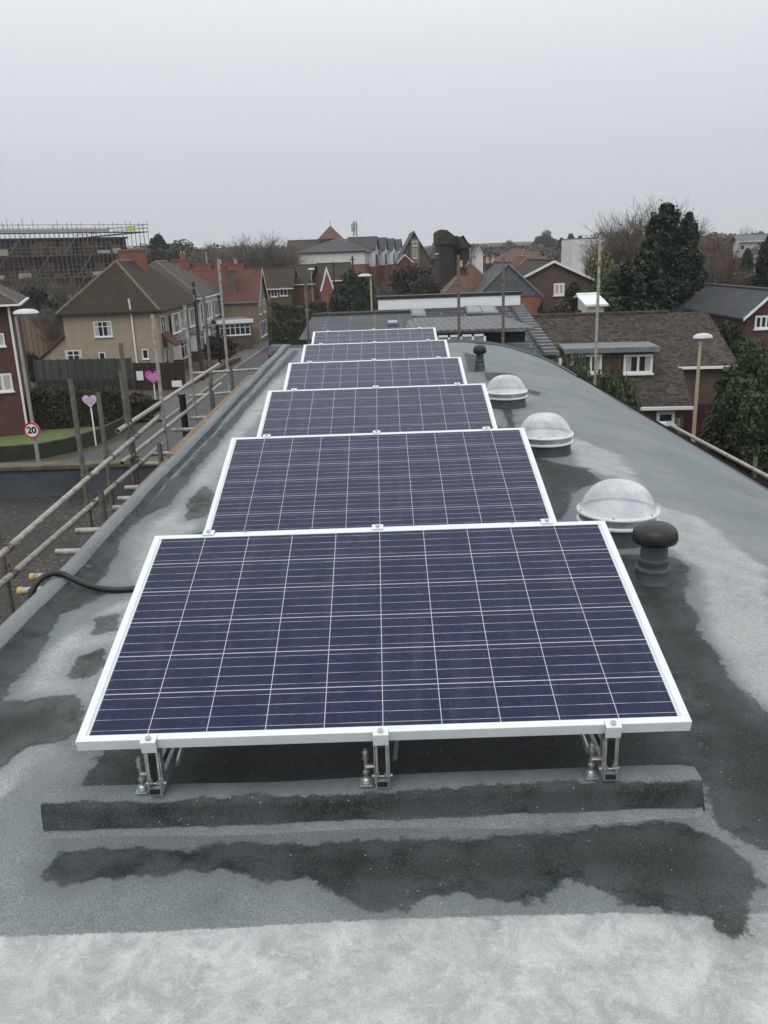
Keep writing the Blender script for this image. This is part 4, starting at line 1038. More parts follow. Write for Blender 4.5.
# --- dark steep gabled church-like building with tall window bay
A, B = xy(399, 150), xy(432, 150)
hc = House('steep_gabled_hall', 'dark hall with steep black gable and tall pale window bay', 'church', A, B, 20, zof(415, 262, 150), zof(414, 232, 150), 'brick_old', 'slate', 'gable_y', .4, trim='black_paint')
b = MB(); p = hc.hit(411, 262, 'F'); q = hc.hit(419, 239, 'F'); b.box(p.x, q.x, -.7, -.002, 0, q.z); b.build('window_bay', 'render_tan', hc.t)
hc.win(413, 241, 417, 246, off=-.7, cols=2); hc.win(413, 249, 417, 258, off=-.7, cols=2, rows=3)
A, B = xy(429, 158), xy(447, 158)
hd = House('hall_wing', 'low brick wing with dark roof to the right of the steep gabled hall', 'church', A, B, 12, zof(440, 259, 158), zof(440, 243, 163), 'brick_brown', 'slate', 'hip', .4, trim='black_paint')
A, B = xy(404, 128), xy(415, 128)
# --- brown brick terrace along the far road
hx = House('brick_terrace', 'dark red brick terrace house with dark roof in front of the steep gabled hall', 'house', xy(399, 138), xy(413, 138), 18, zof(405, 262, 138), zof(405, 255, 142), 'brick_dark', 'slate', 'gable_y', .2)
hx.winl(.6, 1.6, 3.2, 4.6, 'F', 1); hx.winl(.6, 1.6, .9, 2.3, 'F', 1)
for k in range(3): hx.winl(2+k*5, 3.6+k*5, 3.2, 4.6, 'R', 2); hx.winl(2+k*5, 3.6+k*5, .9, 2.3, 'R', 2)

# --- two big clipped cypress blocks
# (built with the trees below)

# --- pyramid roof with two chimneys, close behind the nursery
Yp = 62
A, B = xy(447, Yp), xy(497, Yp)
hp = House('chalet_house', 'house with orange tiled pyramid roof between two chimneys with cream pots', 'house', A, B, 3.9, zof(470, 291, Yp)-.2, zof(474, 265, Yp+2)+.1, 'brick_old', 'tile_orange', 'hip', .2, trim='lead')
pz = zof(460, 268, Yp+1.6)
p = hp.hit(461, 285, 'F', 1.2); hp.chimney(p.x, 1.2, .62, .62, 3.5, pz+.1, 'brick_dark', 1)
p = hp.hit(490, 285, 'F', 2.6); hp.chimney(p.x, 2.6, .78, .62, 3.5, pz+.25, 'brick_old', 2)
# --- slate gable
Yq = 58
A, B = xy(475, Yq), xy(541, Yq)
hq = House('slate_roofed_house', 'house with pale slate front slope and red brick wall behind the nursery', 'house', A, B, 7, zof(520, 296, Yq), zof(507, 264, Yq+1), 'brick_red', 'slate', 'gable_y', .12, trim='lead')
b = MB(); e_, r_, w_ = hq.e, hq.r, hq.w
b.prism([(.05, e_+.0), (w_-.05, e_+.0), (w_/2, r_-.12)], -.06, -.003); b.build('slate_hanging', 'slate_light', hq.t)
# --- red roofs behind
hr = House('bungalow', 'red roofed bungalow behind the slate gable', 'house', xy(513, 96), xy(546, 96), 9, zof(530, 276, 96), zof(530, 257, 100), 'brick_red', 'tile_red', 'hip', .3)
hr2 = House('bungalow', 'small orange roofed house touching the horizon behind the brown brick gable', 'house', xy(518, 130), xy(548, 132), 9, zof(530, 262, 130), zof(530, 250, 134), 'brick_brown', 'tile_orange', 'hip', .3)
# --- brown brick gable with white verge
Yg = 60
A, B = xy(516, Yg), xy(589, Yg)
hg = House('gabled_house', 'brown brick house with wide white edged gable and one square window', 'house', A, B, 9, zof(524, 281, Yg), zof(554, 262, Yg), 'brick_brown', 'tile_brown', 'gable_y', .25)
hg.win(553.5, 283, 564.5, 295.5, cols=2, curtain=.42, fr=.13)
b = MB(); p = hg.hit(597, 306, 'F', -1); q = hg.hit(604, 300, 'F', -1)
hw = House('garage', 'low white garage roof right of the brown brick gable', 'garage', xy(588, 49), xy(604, 49), 4, zof(595, 305, 49), zof(590, 298, 49), 'white_render', 'white_paint', 'gable_x', .2)
# --- white block on the horizon, right of centre
hz = House('white_block', 'plain white flat roofed block on the horizon behind the tall pale pole', 'building', xy(571, 170), xy(603, 170), 10, zof(590, 239, 170), 0, 'white_render', 'lead', 'flat', .0)
hz1 = House('warehouse', 'long low pale grey warehouse roof on the horizon', 'warehouse', xy(505, 260), xy(535, 262), 20, zof(520, 246, 260), 0, 'brick_old', 'slate_light', 'flat', .2)
hz2 = House('white_house', 'small white gabled house under the horizon between the chimneys', 'house', xy(476, 190), xy(483, 190), 8, zof(480, 254, 190), zof(480, 247, 190), 'white_render', 'slate_light', 'gable_y', .3)
# small houses among the left horizon trees
hs_ = [(150, 168, 190, 256, 250, 'white_render', 'tile_brown', 'pale house among trees left of the thin mast pole'), (193, 211, 175, 262, 254, 'brick_red', 'tile_brown', 'brick house half lost behind the garden trees'), (239, 254, 150, 268, 257, 'brick_dark', 'slate', 'dark house with white windows left of the long brown roof'), (176, 190, 150, 268, 259, 'render_tan', 'tile_brown', 'tan house just above the white fronted house')]
for x0_, x1_, Y, ye_, yr_, wm, rm, l in hs_:
    q = House('house', l, 'house', xy(x0_, Y), xy(x1_, Y+.5), 8, zof((x0_+x1_)/2, ye_, Y), zof((x0_+x1_)/2, yr_, Y+4), wm, rm, 'gable_x', .3)
    for k in range(3): q.winl(q.w*(.12+.3*k), q.w*(.12+.3*k)+1.3, q.e-1.9, q.e-.5, 'F', 2); q.winl(q.w*(.12+.3*k), q.w*(.12+.3*k)+1.3, q.e-4.6, q.e-3.2, 'F', 2)
    q.chimney(q.w*.8, 4, 1.0, .7, q.r-.5, q.r+.9, 'brick_red', 2)

# --- dark red brick flats at the left picture edge
A, B = (at(-75, 400, 43).x, 43), (at(15.5, 350, 44.5).x, 44.5)
hl = House('brick_flats', 'dark red brick house with white gutter cut by the left picture edge', 'house', A, B, 9, zof(10, 305, 44), zof(-20, 270, 48), 'brick_dark', 'tile_conc', 'hip', .5, trim='upvc')
hl.win(-12, 333, 3.5, 347, curtain=.3); hl.win(-14, 373, 11, 393, cols=3, curtain=.45, fr=.1)
b = MB(); b.tube([(hl.w-.02, -.12, .2), (hl.w-.02, -.12, hl.e-.1)], .06, 8); b.build('drainpipe', 'upvc', hl.t)

# --- chalet house on the right with mossy roof and dormer
Yh = 33.0
A, B = xy(536, Yh+.6), xy(692, Yh)
ridge = zof(630, 316, 38); eave = zof(650, 405, Yh)
hh = House('dormer_house', 'brown roofed house with long mossy roof and white windowed dormer beyond the right edge', 'house', A, B, 10, eave, ridge, 'brick_brown', 'tile_moss', 'gable_x', .25, trim='upvc')
# right bay with higher eave: cross roof part
A, B = xy(664, Yh+2.2), xy(734, Yh+2.0)
s_ = (ridge-eave)/5.0
b = MB(); o = hh.loc((A[0], A[1], GZ)); p = hh.loc((B[0], B[1], GZ)); xr_ = p.x
b.box(hh.w+.002, xr_, o.y, 9.0, 0, eave+(o.y)*s_-.15)
b.build('wall', 'brick_brown', hh.t)
b = MB(); y0_ = o.y-.3; z0_ = eave+y0_*s_
def slabq(b, pts, th=.1):
    i = len(b.v); k = len(pts); b.v += [(q[0], q[1], q[2]+th) for q in pts]+[tuple(q) for q in pts]
    b.f.append(tuple(range(i, i+k))); b.f.append(tuple(reversed(range(i+k, i+2*k)))); b.uv += [None]*2
    for j in range(k): b.f.append((i+j, i+k+j, i+k+(j+1) % k, i+(j+1) % k)); b.uv.append(None)
slabq(b, [(hh.w+.252, y0_, z0_), (xr_+.3, y0_, z0_), (xr_-.25, 5, ridge), (hh.w+.252, 5, ridge)])
slabq(b, [(xr_+.3, 10.3, eave-.1), (hh.w+.252, 10.3, eave-.1), (hh.w+.252, 5, ridge), (xr_-.25, 5, ridge)])
b.build('roof', 'tile_moss', hh.t)
b = MB(); b.box(hh.w+.1, xr_+.3, y0_-.12, y0_-.003, z0_-.03, z0_+.07); b.build('gutter', 'upvc', hh.t)
b = MB(); p = hh.hit(668, 410, 'F', 0); b.box(hh.w+.35, hh.w+2.9, o.y-.06, o.y-.002, .05, 2.1); b.build('garage_door', 'maroon', hh.t)
b = MB(); b.box(hh.w-3.6, hh.w-2.7, -.06, -.002, .05, 2.0); b.build('front_door', 'maroon', hh.t)
hh.win(656, 411, 675, 424, cols=1, fr=.12)
# dormer
dz0, dz1 = hh.hit(640, 376, 'F', 1.4).z, hh.hit(640, 349, 'F', 1.4).z
dx0, dx1 = hh.hit(568, 360, 'F', 1.4).x, hh.hit(654, 360, 'F', 1.4).x
dr = MB(); dr.box(dx0, dx1, 1.4, 4.6, dz0-.3, dz1-.02); dormer = dr.build('dormer', 'tilehung', hh.t)
b = MB(); b.box(dx0-.2, dx1+.15, 1.1, 4.7, dz1, dz1+.10); b.box(dx0-.2, dx1+.15, 1.02, 1.098, dz1-.08, dz1+.12); b.build('dormer_roof', 'lead', dormer)
hh.win(623, 354, 653, 373.5, off=1.4, cols=2, curtain=.22, fr=.09); hh.win(570, 354, 602, 373.5, off=1.4, cols=3, curtain=.2, fr=.09)
# --- brick gable at the right picture edge, slate roofs behind
Ye = 47
A, B = (at(747, 320, Ye).x, Ye), (at(793, 320, Ye).x, Ye)
he = House('gabled_house', 'dark brick gable with white bargeboard and casement window cut by the right picture edge', 'house', A, B, 9, zof(742, 314, Ye), zof(767, 292, Ye), 'brick_dark', 'slate', 'gable_y', .35)
he.win(754, 315, 778, 329, cols=4, fr=.1)
hf = House('slate_roofed_house', 'dark slate roofed house between the big conifer and the right gable', 'house', xy(704, 52), xy(770, 52), 9, zof(720, 323, 52), zof(720, 296, 56.5), 'brick_dark', 'slate', 'hip', .3)
hv = House('white_house', 'white house with grey roof on the rise at the right picture edge', 'house', xy(735, 128), (at(790, 250, 126).x, 126), 9, zof(750, 241, 128), zof(750, 235.5, 132), 'white_render', 'slate_light', 'gable_x', .5)
hv.win(740, 245, 745, 250, cols=1); hv.win(757, 242, 761, 246, cols=1)
hv2 = House('house', 'grey roofed house just below the white house on the right', 'house', xy(742, 105), xy(757, 104), 8, zof(750, 256, 105), zof(750, 247, 108), 'white_render', 'slate', 'hip', .3)

# --- nursery building at the end of the roof
nb = thing('tiled_building', 'dark tiled building with long white fascia and rooflights past the end of the roof', 'building', (0, 24, GZ))
def nP(o): o.location = (0, -24, -GZ); return o
Xa, Xb = at(378, 300, 26).x, at(520, 300, 26).x
zt, zf = at(450, 296, 26).z, at(450, 307.5, 26).z; ze = -2.55
b = MB(); b.box(Xa, Xb, 26, 26.4, GZ, zt-.02); b.box(Xa, Xb, 26.402, 31, GZ, zt-1.2); b.box(Xa-.1, Xb, 21.0, 25.998, GZ, ze-.1); nP(b.build('wall', 'white_render', nb))
b = MB(); b.box(Xa-.06, Xb+.05, 25.93, 26.45, zt-.03, zt+.06); nP(b.build('roof_capping', 'black_paint', nb))
b = MB(); b.box(Xa, Xb, 25.96, 25.998, zf, zt-.04); nP(b.build('fascia', 'upvc', nb))
b = MB(); slabq(b, [(Xa-.15, 20.6, ze), (Xb+.0, 20.6, ze), (Xb+.0, 25.95, zf-.12), (Xa-.15, 25.95, zf-.12)], .1); rt_ = nP(b.build('roof', 'pantile', nb))
b = MB(); sl_ = (zf-.12-ze)/5.35
for k in range(17):
    y0_ = 20.6+5.35*k/17; z0_ = ze+.1+sl_*(y0_-20.6); b.box(Xb-.30, Xb+.06, y0_, y0_+.22, z0_-.02, z0_+.09)
b.build('verge_tiles', 'lead', rt_)
b = MB(); b.tube([(Xb+.1, 20.7, ze-4.5), (Xb+.1, 20.7, ze)], .04, 8); b.build('drainpipe', 'upvc', rt_)
def onroof(px, py):
    d = ray(px, py); # plane z = ze+.1 + sl*(y-20.6)
    t = (ze+.1-sl_*20.6)/(d[2]-sl_*d[1]); return Vector(d*t)
for (x0_, x1_, x2_, y0_, y1_) in ((396, 411, 425, 310.5, 315.5), (467, 481, 495, 307, 312.5)):
    f = MB(); g_ = MB()
    for a_, b_ in ((x0_, x1_), (x1_, x2_)):
        p, q = onroof(a_+.5, y1_+3.), onroof(b_-.5, y0_+.5); T = Matrix.Translation((0, p.y, p.z)) @ Matrix.Rotation(math.atan(sl_), 4, 'X'); L = (q.y-p.y)/math.cos(math.atan(sl_))
        f.box(p.x, q.x, 0, L, .01, .07, T); g_.box(p.x+.06, q.x-.06, .06, L-.06, .071, .076, T)
    fo = f.build('rooflight', 'lead', rt_); g_.build('pane', 'glass_pale', fo)
# corrugated canopy
cn = MB(); c0, c1 = at(409, 319.5, 23.6), at(500, 316.5, 23.6); d0 = at(404, 333, 19.0); d1 = at(515, 345, 19.0)
slabq(cn, [(d0.x, 19.0, d0.z), (c1.x+.1, 19.0, d0.z-.02), (c1.x, 23.6, c1.z), (c0.x, 23.6, c0.z)], .04); cano = nP(cn.build('corrugated_canopy', 'corrug', nb))
b = MB(); b.box(d0.x+.3, c1.x, 19.6, 19.7, d0.z-.35, d0.z-.12); b.build('canopy_beam', 'black_paint', cano)
b = MB(); p, q = at(436, 340, 18.7), at(486, 332, 18.7)
zg0, zg1 = at(460, 342, 18.7).z, at(460, 335, 18.7).z
b.box(p.x, q.x, 18.7, 18.75, zg0-.05, zg0); b.box(p.x, q.x, 18.7, 18.75, zg1-.04, zg1)
for k in range(5): x_ = p.x+(q.x-p.x-.05)*k/4; b.box(x_, x_+.05, 18.7, 18.75, GZ, zg1)
sg = nP(b.build('window', 'upvc', nb)); g_ = MB(); g_.box(p.x+.02, q.x-.02, 18.72, 18.73, zg0-.04, zg1-.01); g_.build('pane', 'glass_pale', sg)
# left part: plain dark roof
Xc = at(303, 330, 21).x
lf = thing('tiled_building', 'low dark tiled roof with small rooflight behind the farthest panel', 'building', (0, 22, GZ))
def nL(o): o.location = (0, -22, -GZ); return o
zc = at(350, 318.5, 24.5).z; zd = at(350, 334, 20.4).z
b = MB(); slabq(b, [(Xc, 19.6, zd-.12), (Xa+.9, 19.6, zd-.12), (Xa+.9, 24.5, zc), (Xc, 24.5, zc)], .1); slabq(b, [(Xa+.9, 29, zd-.1), (Xc, 29, zd-.1), (Xc, 24.502, zc), (Xa+.9, 24.502, zc)], .1); rl_ = nL(b.build('roof', 'pantile', lf))
b = MB(); b.tube([(Xc, 24.5, zc+.12), (Xa+.9, 24.5, zc+.12)], .07, 6); b.build('ridge_tiles', 'slate', rl_)
b = MB(); b.box(Xc+.2, Xa+.8, 19.9, 28.6, GZ, zd-.22); nL(b.build('wall', 'white_render', lf))
p = at(393, 328, 21.6); f = MB(); sl2 = (zc-zd+.12)/4.9; T = Matrix.Translation((p.x, 21.9, zd-.02+sl2*2.3)) @ Matrix.Rotation(math.atan(sl2), 4, 'X')
f.box(-.13, .13, -.3, .3, .01, .07, T); fo = f.build('rooflight', 'lead', rl_); g_ = MB(); g_.box(-.11, .11, -.27, .27, .071, .075, T); g_.build('pane', 'glass_pale', fo)

# ------------------------------------------------------------------ big scaffolded building, far left
Ys = 135
A, B = (at(-60, 260, 118).x, 118), (at(128, 260, Ys).x, Ys)
bs_ = House('building_under_scaffold', 'large dark brick building wrapped in layers of scaffold on the left horizon', 'building', A, B, 26, zof(100, 239.5, Ys), 0, 'brick_dark', 'slate', 'flat', .3)
e_ = bs_.e; nfl = 4
for k in range(nfl):
    for j in range(9):
        u = 1.5+j*(bs_.w-3)/9
        bs_.winl(u, u+1.8, 1+k*e_/nfl, 2.6+k*e_/nfl, 'F', 2, m='lead')
nlev = 5; lv = [e_+.9-k*3.05 for k in range(nlev)]
b = MB()
for k, z in enumerate(lv):
    if z < .5: continue
    b.box(-1, bs_.w+2.6, -2.6, -1.0, z-.12, z); b.box(bs_.w+1.0, bs_.w+2.6, -1.0, 26, z-.12, z)
b.build('deck_boards', 'pavement', bs_.t)
b = MB(); ns_ = 44
for k in range(ns_+1):
    x = -1+(bs_.w+3.5)*k/ns_; top = e_+1.5+rng.random()*1.3
    for yy in (-2.6, -1.1): b.tube([(x, yy, 0), (x, yy, top-(yy > -2)*.6)], .035, 4)
for k in range(10): b.tube([(bs_.w+2.5, -2.6+k*2.9, 0), (bs_.w+2.5, -2.6+k*2.9, e_+1.5+rng.random()*1.2)], .035, 4)
b.build('scaffold_standards', 'galv_old', bs_.t)
b = MB()
for z in lv:
    for dz in (.5, 1.0): b.tube([(-1, -2.62, z+dz), (bs_.w+2.6, -2.62, z+dz)], .035, 4); b.tube([(bs_.w+2.6, -2.6, z+dz), (bs_.w+2.6, 26, z+dz)], .035, 4)
for k in range(26):
    x = rng.random()*(bs_.w-4); z = rng.choice(lv[1:]); b.tube([(x, -2.65, max(0, z)), (x+2.6, -2.65, z+3)], .045, 4)
b.build('scaffold_rails', 'galv_old', bs_.t)
b = MB(); b.box(-1, bs_.w*.86, -2.7, -2.66, e_+.92, e_+1.30); b.build('debris_sheet', 'galv', bs_.t)
for k in range(70):
    b = MB(); x = rng.random()*(bs_.w-.6); z = rng.choice(lv[1:]); hh0 = .5+rng.random()*1.6; b.box(x, x+.3+rng.random()*1.4, -1.9, -1.85, z+.01, z+hh0); b.build('stacked_boards', 'brick_old', bs_.t)
b = MB()
for k in range(14): x = rng.random()*(bs_.w-3); z = rng.choice(lv[1:4]); b.box(x, x+1.2+rng.random()*2, -2.72, -2.68, z+.1, z+.5+rng.random()*.4)
b.build('sheeting_scraps', 'galv', bs_.t)
b = MB(); b.box(bs_.w-.9, bs_.w+.3, -2.8, -2.72, e_+1.0, e_+1.6); b.build('yellow_banner', 'hi_vis', bs_.t)
for k in range(3):
    b = MB(); x = 3+k*6; z = .6+k*1.2; b.box(x, x+1.9, -4.2, -2.8, .01, 2.4)
    if k == 1: b.build('site_cabin', 'upvc', bs_.t)

# ------------------------------------------------------------------ fences, garden walls
def fence(label, p0, p1, z0, z1, m, posts=8, name='fence', th=.05):
    d = Vector((p1[0]-p0[0], p1[1]-p0[1])); L = d.length; t = thing(name, label, 'fence', (p0[0], p0[1], GZ), math.atan2(d.y, d.x))
    b = MB(); b.box(0, L, 0, th, z0-GZ, z1-GZ); b.build('boards', m, t)
    if z0 > GZ+.3: b = MB(); b.box(0, L, .002, th-.002, 0, z0-GZ-.003); b.build('gravel_board', 'wall_dark', t)
    for k in range(posts+1):
        q = MB(); x = (L-.1)*k/posts; q.box(x, x+.1, -.055, -.002, 0, z1-GZ+.06); q.build('post', m, t)
    return t
Z = lambda px, py, Y: at(px, py, Y).z
fence('long weathered grey board fence in front of the beige house', xy(24, 61), xy(124, 60), Z(70, 381, 60), Z(70, 360.5, 60), 'fence_grey', 12)
fence('dark brown board fence beside the pink heart sign', xy(125, 59.8), xy(177, 59), GZ, Z(150, 363, 59.5), 'fence_brown', 6)
fence('tan board fence between the brick flats and the beige house', xy(10, 88), xy(42, 86), GZ, Z(30, 317, 87)+.2, 'fence_tan', 6)
def wallthing(label, p0, p1, z1, m, th=.25, name='garden_wall', cap='coping'):
    d = Vector((p1[0]-p0[0], p1[1]-p0[1])); L = d.length; t = thing(name, label, 'wall', (p0[0], p0[1], GZ), math.atan2(d.y, d.x))
    b = MB(); b.box(0, L, 0, th, 0, z1-GZ); b.build('brickwork', m, t)
    b = MB(); b.box(-.03, L+.03, -.03, th+.03, z1-GZ+.002, z1-GZ+.08); b.build('coping', cap, t); return t
wallthing('red brick garden wall along the pavement below the bay windows', xy(176, 59), xy(236, 75), Z(205, 375, 64), 'brick_dark')
wallthing('brick garden wall further down the street below the sun room', xy(236, 77), xy(262, 92), Z(245, 360, 80), 'brick_dark')
lw = thing('garden_wall', 'low dark wall curving round the front of the lawn', 'wall', (LW_[0].x, LW_[0].y, GZ))
b = MB()
for p, q in zip(LW_[:-1], LW_[1:]):
    p = p-LW_[0]; q = q-LW_[0]; d = Vector((q.x-p.x, q.y-p.y, 0)).normalized(); nn_ = Vector((-d.y, d.x, 0))*.22
    P0, P1 = Vector((p.x, p.y, 0))-d*.02, Vector((q.x, q.y, 0))+d*.02; u = Vector((0, 0, .7))
    b.quad(P0, P1, P1+u, P0+u); b.quad(P0+u, P1+u, P1+nn_+u, P0+nn_+u); b.quad(P1+nn_, P0+nn_, P0+nn_+u, P1+nn_+u)
b.build('brickwork', 'wall_dark', lw)

# ------------------------------------------------------------------ lamps, poles and signs
def lamp(px0, y0, px1, y1, Y, label, m='concrete_post', r=.07, head=.5, side=1, ground=True):
    base = at(px1, y1, Y); top = at(px0, y0, Y); H_ = top.z-GZ
    t = thing('street_lamp', label, 'street lamp', (base.x, Y, GZ), group='street lamps around the building')
    b = MB(); b.tube([(0, 0, 0), (0, 0, 1.4)], r*1.5, 10); b.tube([(0, 0, 1.4), (0, 0, H_-.1)], r, 10, r2=r*.7); b.build('column', m, t, smooth=True)
    b = MB(); b.tube([(0, 0, H_-.12), (side*head*.4, 0, H_+.02)], r*.6, 8); b.build('bracket', m, t)
    b = MB(); prof = [(.02, -.10), (.7, -.10), (1., -.03), (.92, .06), (.55, .13), (.15, .15), (.01, .155)]
    i0 = len(b.v); n_ = 16
    for (rr, z) in prof:
        for j in range(n_): th = 2*PI*j/n_; b.v.append((side*head*.45+rr*head*.55*math.cos(th), rr*head*.30*math.sin(th), H_+.03+z*.9))
    for k in range(len(prof)-1):
        for j in range(n_): a_ = i0+k*n_+j; c_ = i0+k*n_+(j+1) % n_; b.f.append((a_, c_, c_+n_, a_+n_)); b.uv.append(None)
    b.build('lantern', 'lamp_head', t, smooth=True)
    return t
L1 = lamp(13, 314, 38, 458, 31, 'grey street lamp at the far left carrying the speed limit sign', head=.85)
lamp(703, 338, 693, 442, 29, 'cream street lamp in front of the mossy roofed house', 'lamp_yellow', .075, head=.62, side=.25)
lamp(313, 269.5, 313.5, 312, 105, 'grey street lamp in front of the red brick hall', head=.8, side=.1)
lamp(370, 276, 372, 314, 62, 'cream street lamp left of the white fascia', 'lamp_yellow', .085, head=.9, side=-1)
lamp(399, 253, 399, 288, 170, 'distant grey street lamp before the steep gabled hall', head=1.6, r=.12)
lamp(428, 253, 428, 280, 175, 'distant street lamp right of the steep gabled hall', head=1.4, r=.12)
lamp(443, 254, 444, 285, 120, 'distant street lamp beside the white van', head=1.2, r=.10, side=-1)
lamp(469, 249, 470, 272, 200, 'faint distant street lamp above the orange pyramid roof', head=1.5, r=.13, side=-1)
# speed limit sign on the lamp column
sg = thing('speed_limit_sign', 'round white 20 speed limit sign with red ring on the left lamp column', 'road sign', (0, 0, 0)); c = at(32.5, 430, 30.9); bs0 = at(38, 458, 31)
sg.location = (L1.location.x, 30.86, c.z)
def vdisc(r0, r1, y0, y1, n_=40):
    b = MB(); 
    for k in range(n_):
        a0, a1 = 2*PI*k/n_, 2*PI*(k+1)/n_; p = lambda r, a, y: (r*math.cos(a), y, r*math.sin(a))
        if r0 > 0: b.quad(p(r0, a0, y0), p(r1, a0, y0), p(r1, a1, y0), p(r0, a1, y0))
        else: b.quad((0, y0, 0), p(r1, a0, y0), p(r1, a1, y0))
        b.quad(p(r1, a0, y0), p(r1, a0, y1), p(r1, a1, y1), p(r1, a1, y0))
        if r0 > 0: b.quad(p(r0, a0, y0), p(r0, a1, y0), p(r0, a1, y1), p(r0, a0, y1)); b.quad(p(r0, a0, y1), p(r0, a1, y1), p(r1, a1, y1), p(r1, a0, y1))
        else: b.quad((0, y1, 0), p(r1, a1, y1), p(r1, a0, y1))
    return b
vdisc(0, .30, -.03, -.01).build('plate', 'sign_white', sg)
vdisc(.235, .302, -.036, -.031).build('red_ring', 'sign_red', sg)
def text(body, size, m, parent, loc, rot=(PI/2, 0, 0), name='lettering', bold=.0):
    cu = bpy.data.curves.new(name, 'FONT'); cu.body = body; cu.size = size; cu.align_x = 'CENTER'; cu.align_y = 'CENTER'; cu.extrude = .002; cu.offset = bold
    o = bpy.data.objects.new('t', cu); COL.objects.link(o); dg = bpy.context.evaluated_depsgraph_get(); me = bpy.data.meshes.new_from_object(o.evaluated_get(dg)); bpy.data.objects.remove(o)
    me.materials.clear(); me.materials.append(M[m]); q = bpy.data.objects.new(name, me); COL.objects.link(q); q.parent = parent; q.location = loc; q.rotation_euler = rot; return q
text('20', .34, 'sign_black', sg, (0, -.036, 0), bold=.012)
b = MB(); b.box(-.07, .07, -.009, .10, -.02, .02); b.build('fixing_band', 'lead', sg)
# hearts on stakes
def heart(px, py, bx, by, wpx, label, m, m2, Y):
    base = at(bx, by, Y); c = at(px, py, Y); r = wpx*Y/FPX/2
    t = thing('heart_sign', label, 'sign', (c.x, Y, GZ), group='heart shaped boards on stakes'); hz_ = c.z-GZ
    pts = []
    for k in range(48):
        a = 2*PI*k/48; x = 16*math.sin(a)**3; z = 13*math.cos(a)-5*math.cos(2*a)-2*math.cos(3*a)-math.cos(4*a); pts.append((x/16*r, hz_+(z+2)/16*r))
    b = MB(); b.prism(pts[::-1], -.03, -.005); b.build('heart_board', m, t)
    b = MB(); b.box(-.03, .03, -.004, .04, 0, hz_); b.build('stake', 'sign_white', t)
    b = MB()
    for k in range(3): wd = r*(.55, .7, .45)[k]; b.box(-wd, wd, -.034, -.0305, hz_+r*(.30-.30*k), hz_+r*(.40-.30*k))
    b.build('printed_bands', m2, t)
heart(90, 401.5, 94, 432, 14.5, 'pale pink heart shaped board on a stake standing in the lawn', 'pink_pale', 'pink', 41)
heart(153, 377.5, 156, 405, 15.5, 'bright pink heart shaped board on a stake before the dark brown fence', 'pink', 'pink_pale', 50)
t = thing('white_notice', 'small white notice board right of the bright pink heart', 'sign', (*xy(168, 55), GZ)); zz = Z(168, 384, 55)-GZ
b = MB(); b.box(-.32, .32, -.03, -.0, zz-.2, zz+.2); b.build('board', 'sign_white', t); b = MB(); b.box(-.03, .03, .002, .05, 0, zz+.1); b.build('post', 'fence_brown', t)
t = thing('white_notice', 'white notice on a post by the grey fence, left of the bright pink heart', 'sign', (*xy(131, 56), GZ)); zz = Z(131, 376, 56)-GZ
b = MB(); b.box(-.22, .22, -.03, -.0, zz-.3, zz+.3); b.build('board', 'sign_white', t); b = MB(); b.box(-.03, .03, .002, .05, 0, zz+.1); b.build('post', 'fence_brown', t)
# telegraph pole
p = at(203, 385, 63); tp = thing('telegraph_pole', 'dark wooden telegraph pole in front of the white fronted house', 'pole', (p.x, 63, GZ)); H_ = Z(195, 282, 63)-GZ
b = MB(); b.tube([(0, 0, 0), (0, 0, H_)], .15, 10, r2=.11); b.build('pole', 'wood_dark', tp, smooth=True)
b = MB(); b.box(-.25, .25, -.17, -.112, H_-.45, H_-.35); b.tube([(.0, -.17, H_-.9), (.0, -.3, H_-1.3)], .06, 6); b.build('fittings', 'lead', tp)
for px, y0, y1, Y, l in ((354, 256, 296, 95, 'thin dark pole left of the white walled building bays'), (208, 252, 275, 110, 'thin pale aerial pole behind the red roof'), (335, 262, 300, 100, 'thin dark pole by the white edged brick gable')):
    p = at(px, y1, Y); t = thing('thin_pole', l, 'pole', (p.x, Y, GZ)); b = MB(); hh_ = Z(px, y0, Y)-GZ; b.tube([(0, 0, 0), (0, 0, hh_)], .09, 6); b.build('pole', 'wood_dark' if Y < 105 else 'concrete_post', t)
    b = MB(); b.box(-.3, .3, -.05, .05, hh_-.4, hh_-.3); b.build('crossarm', 'wood_dark', t)

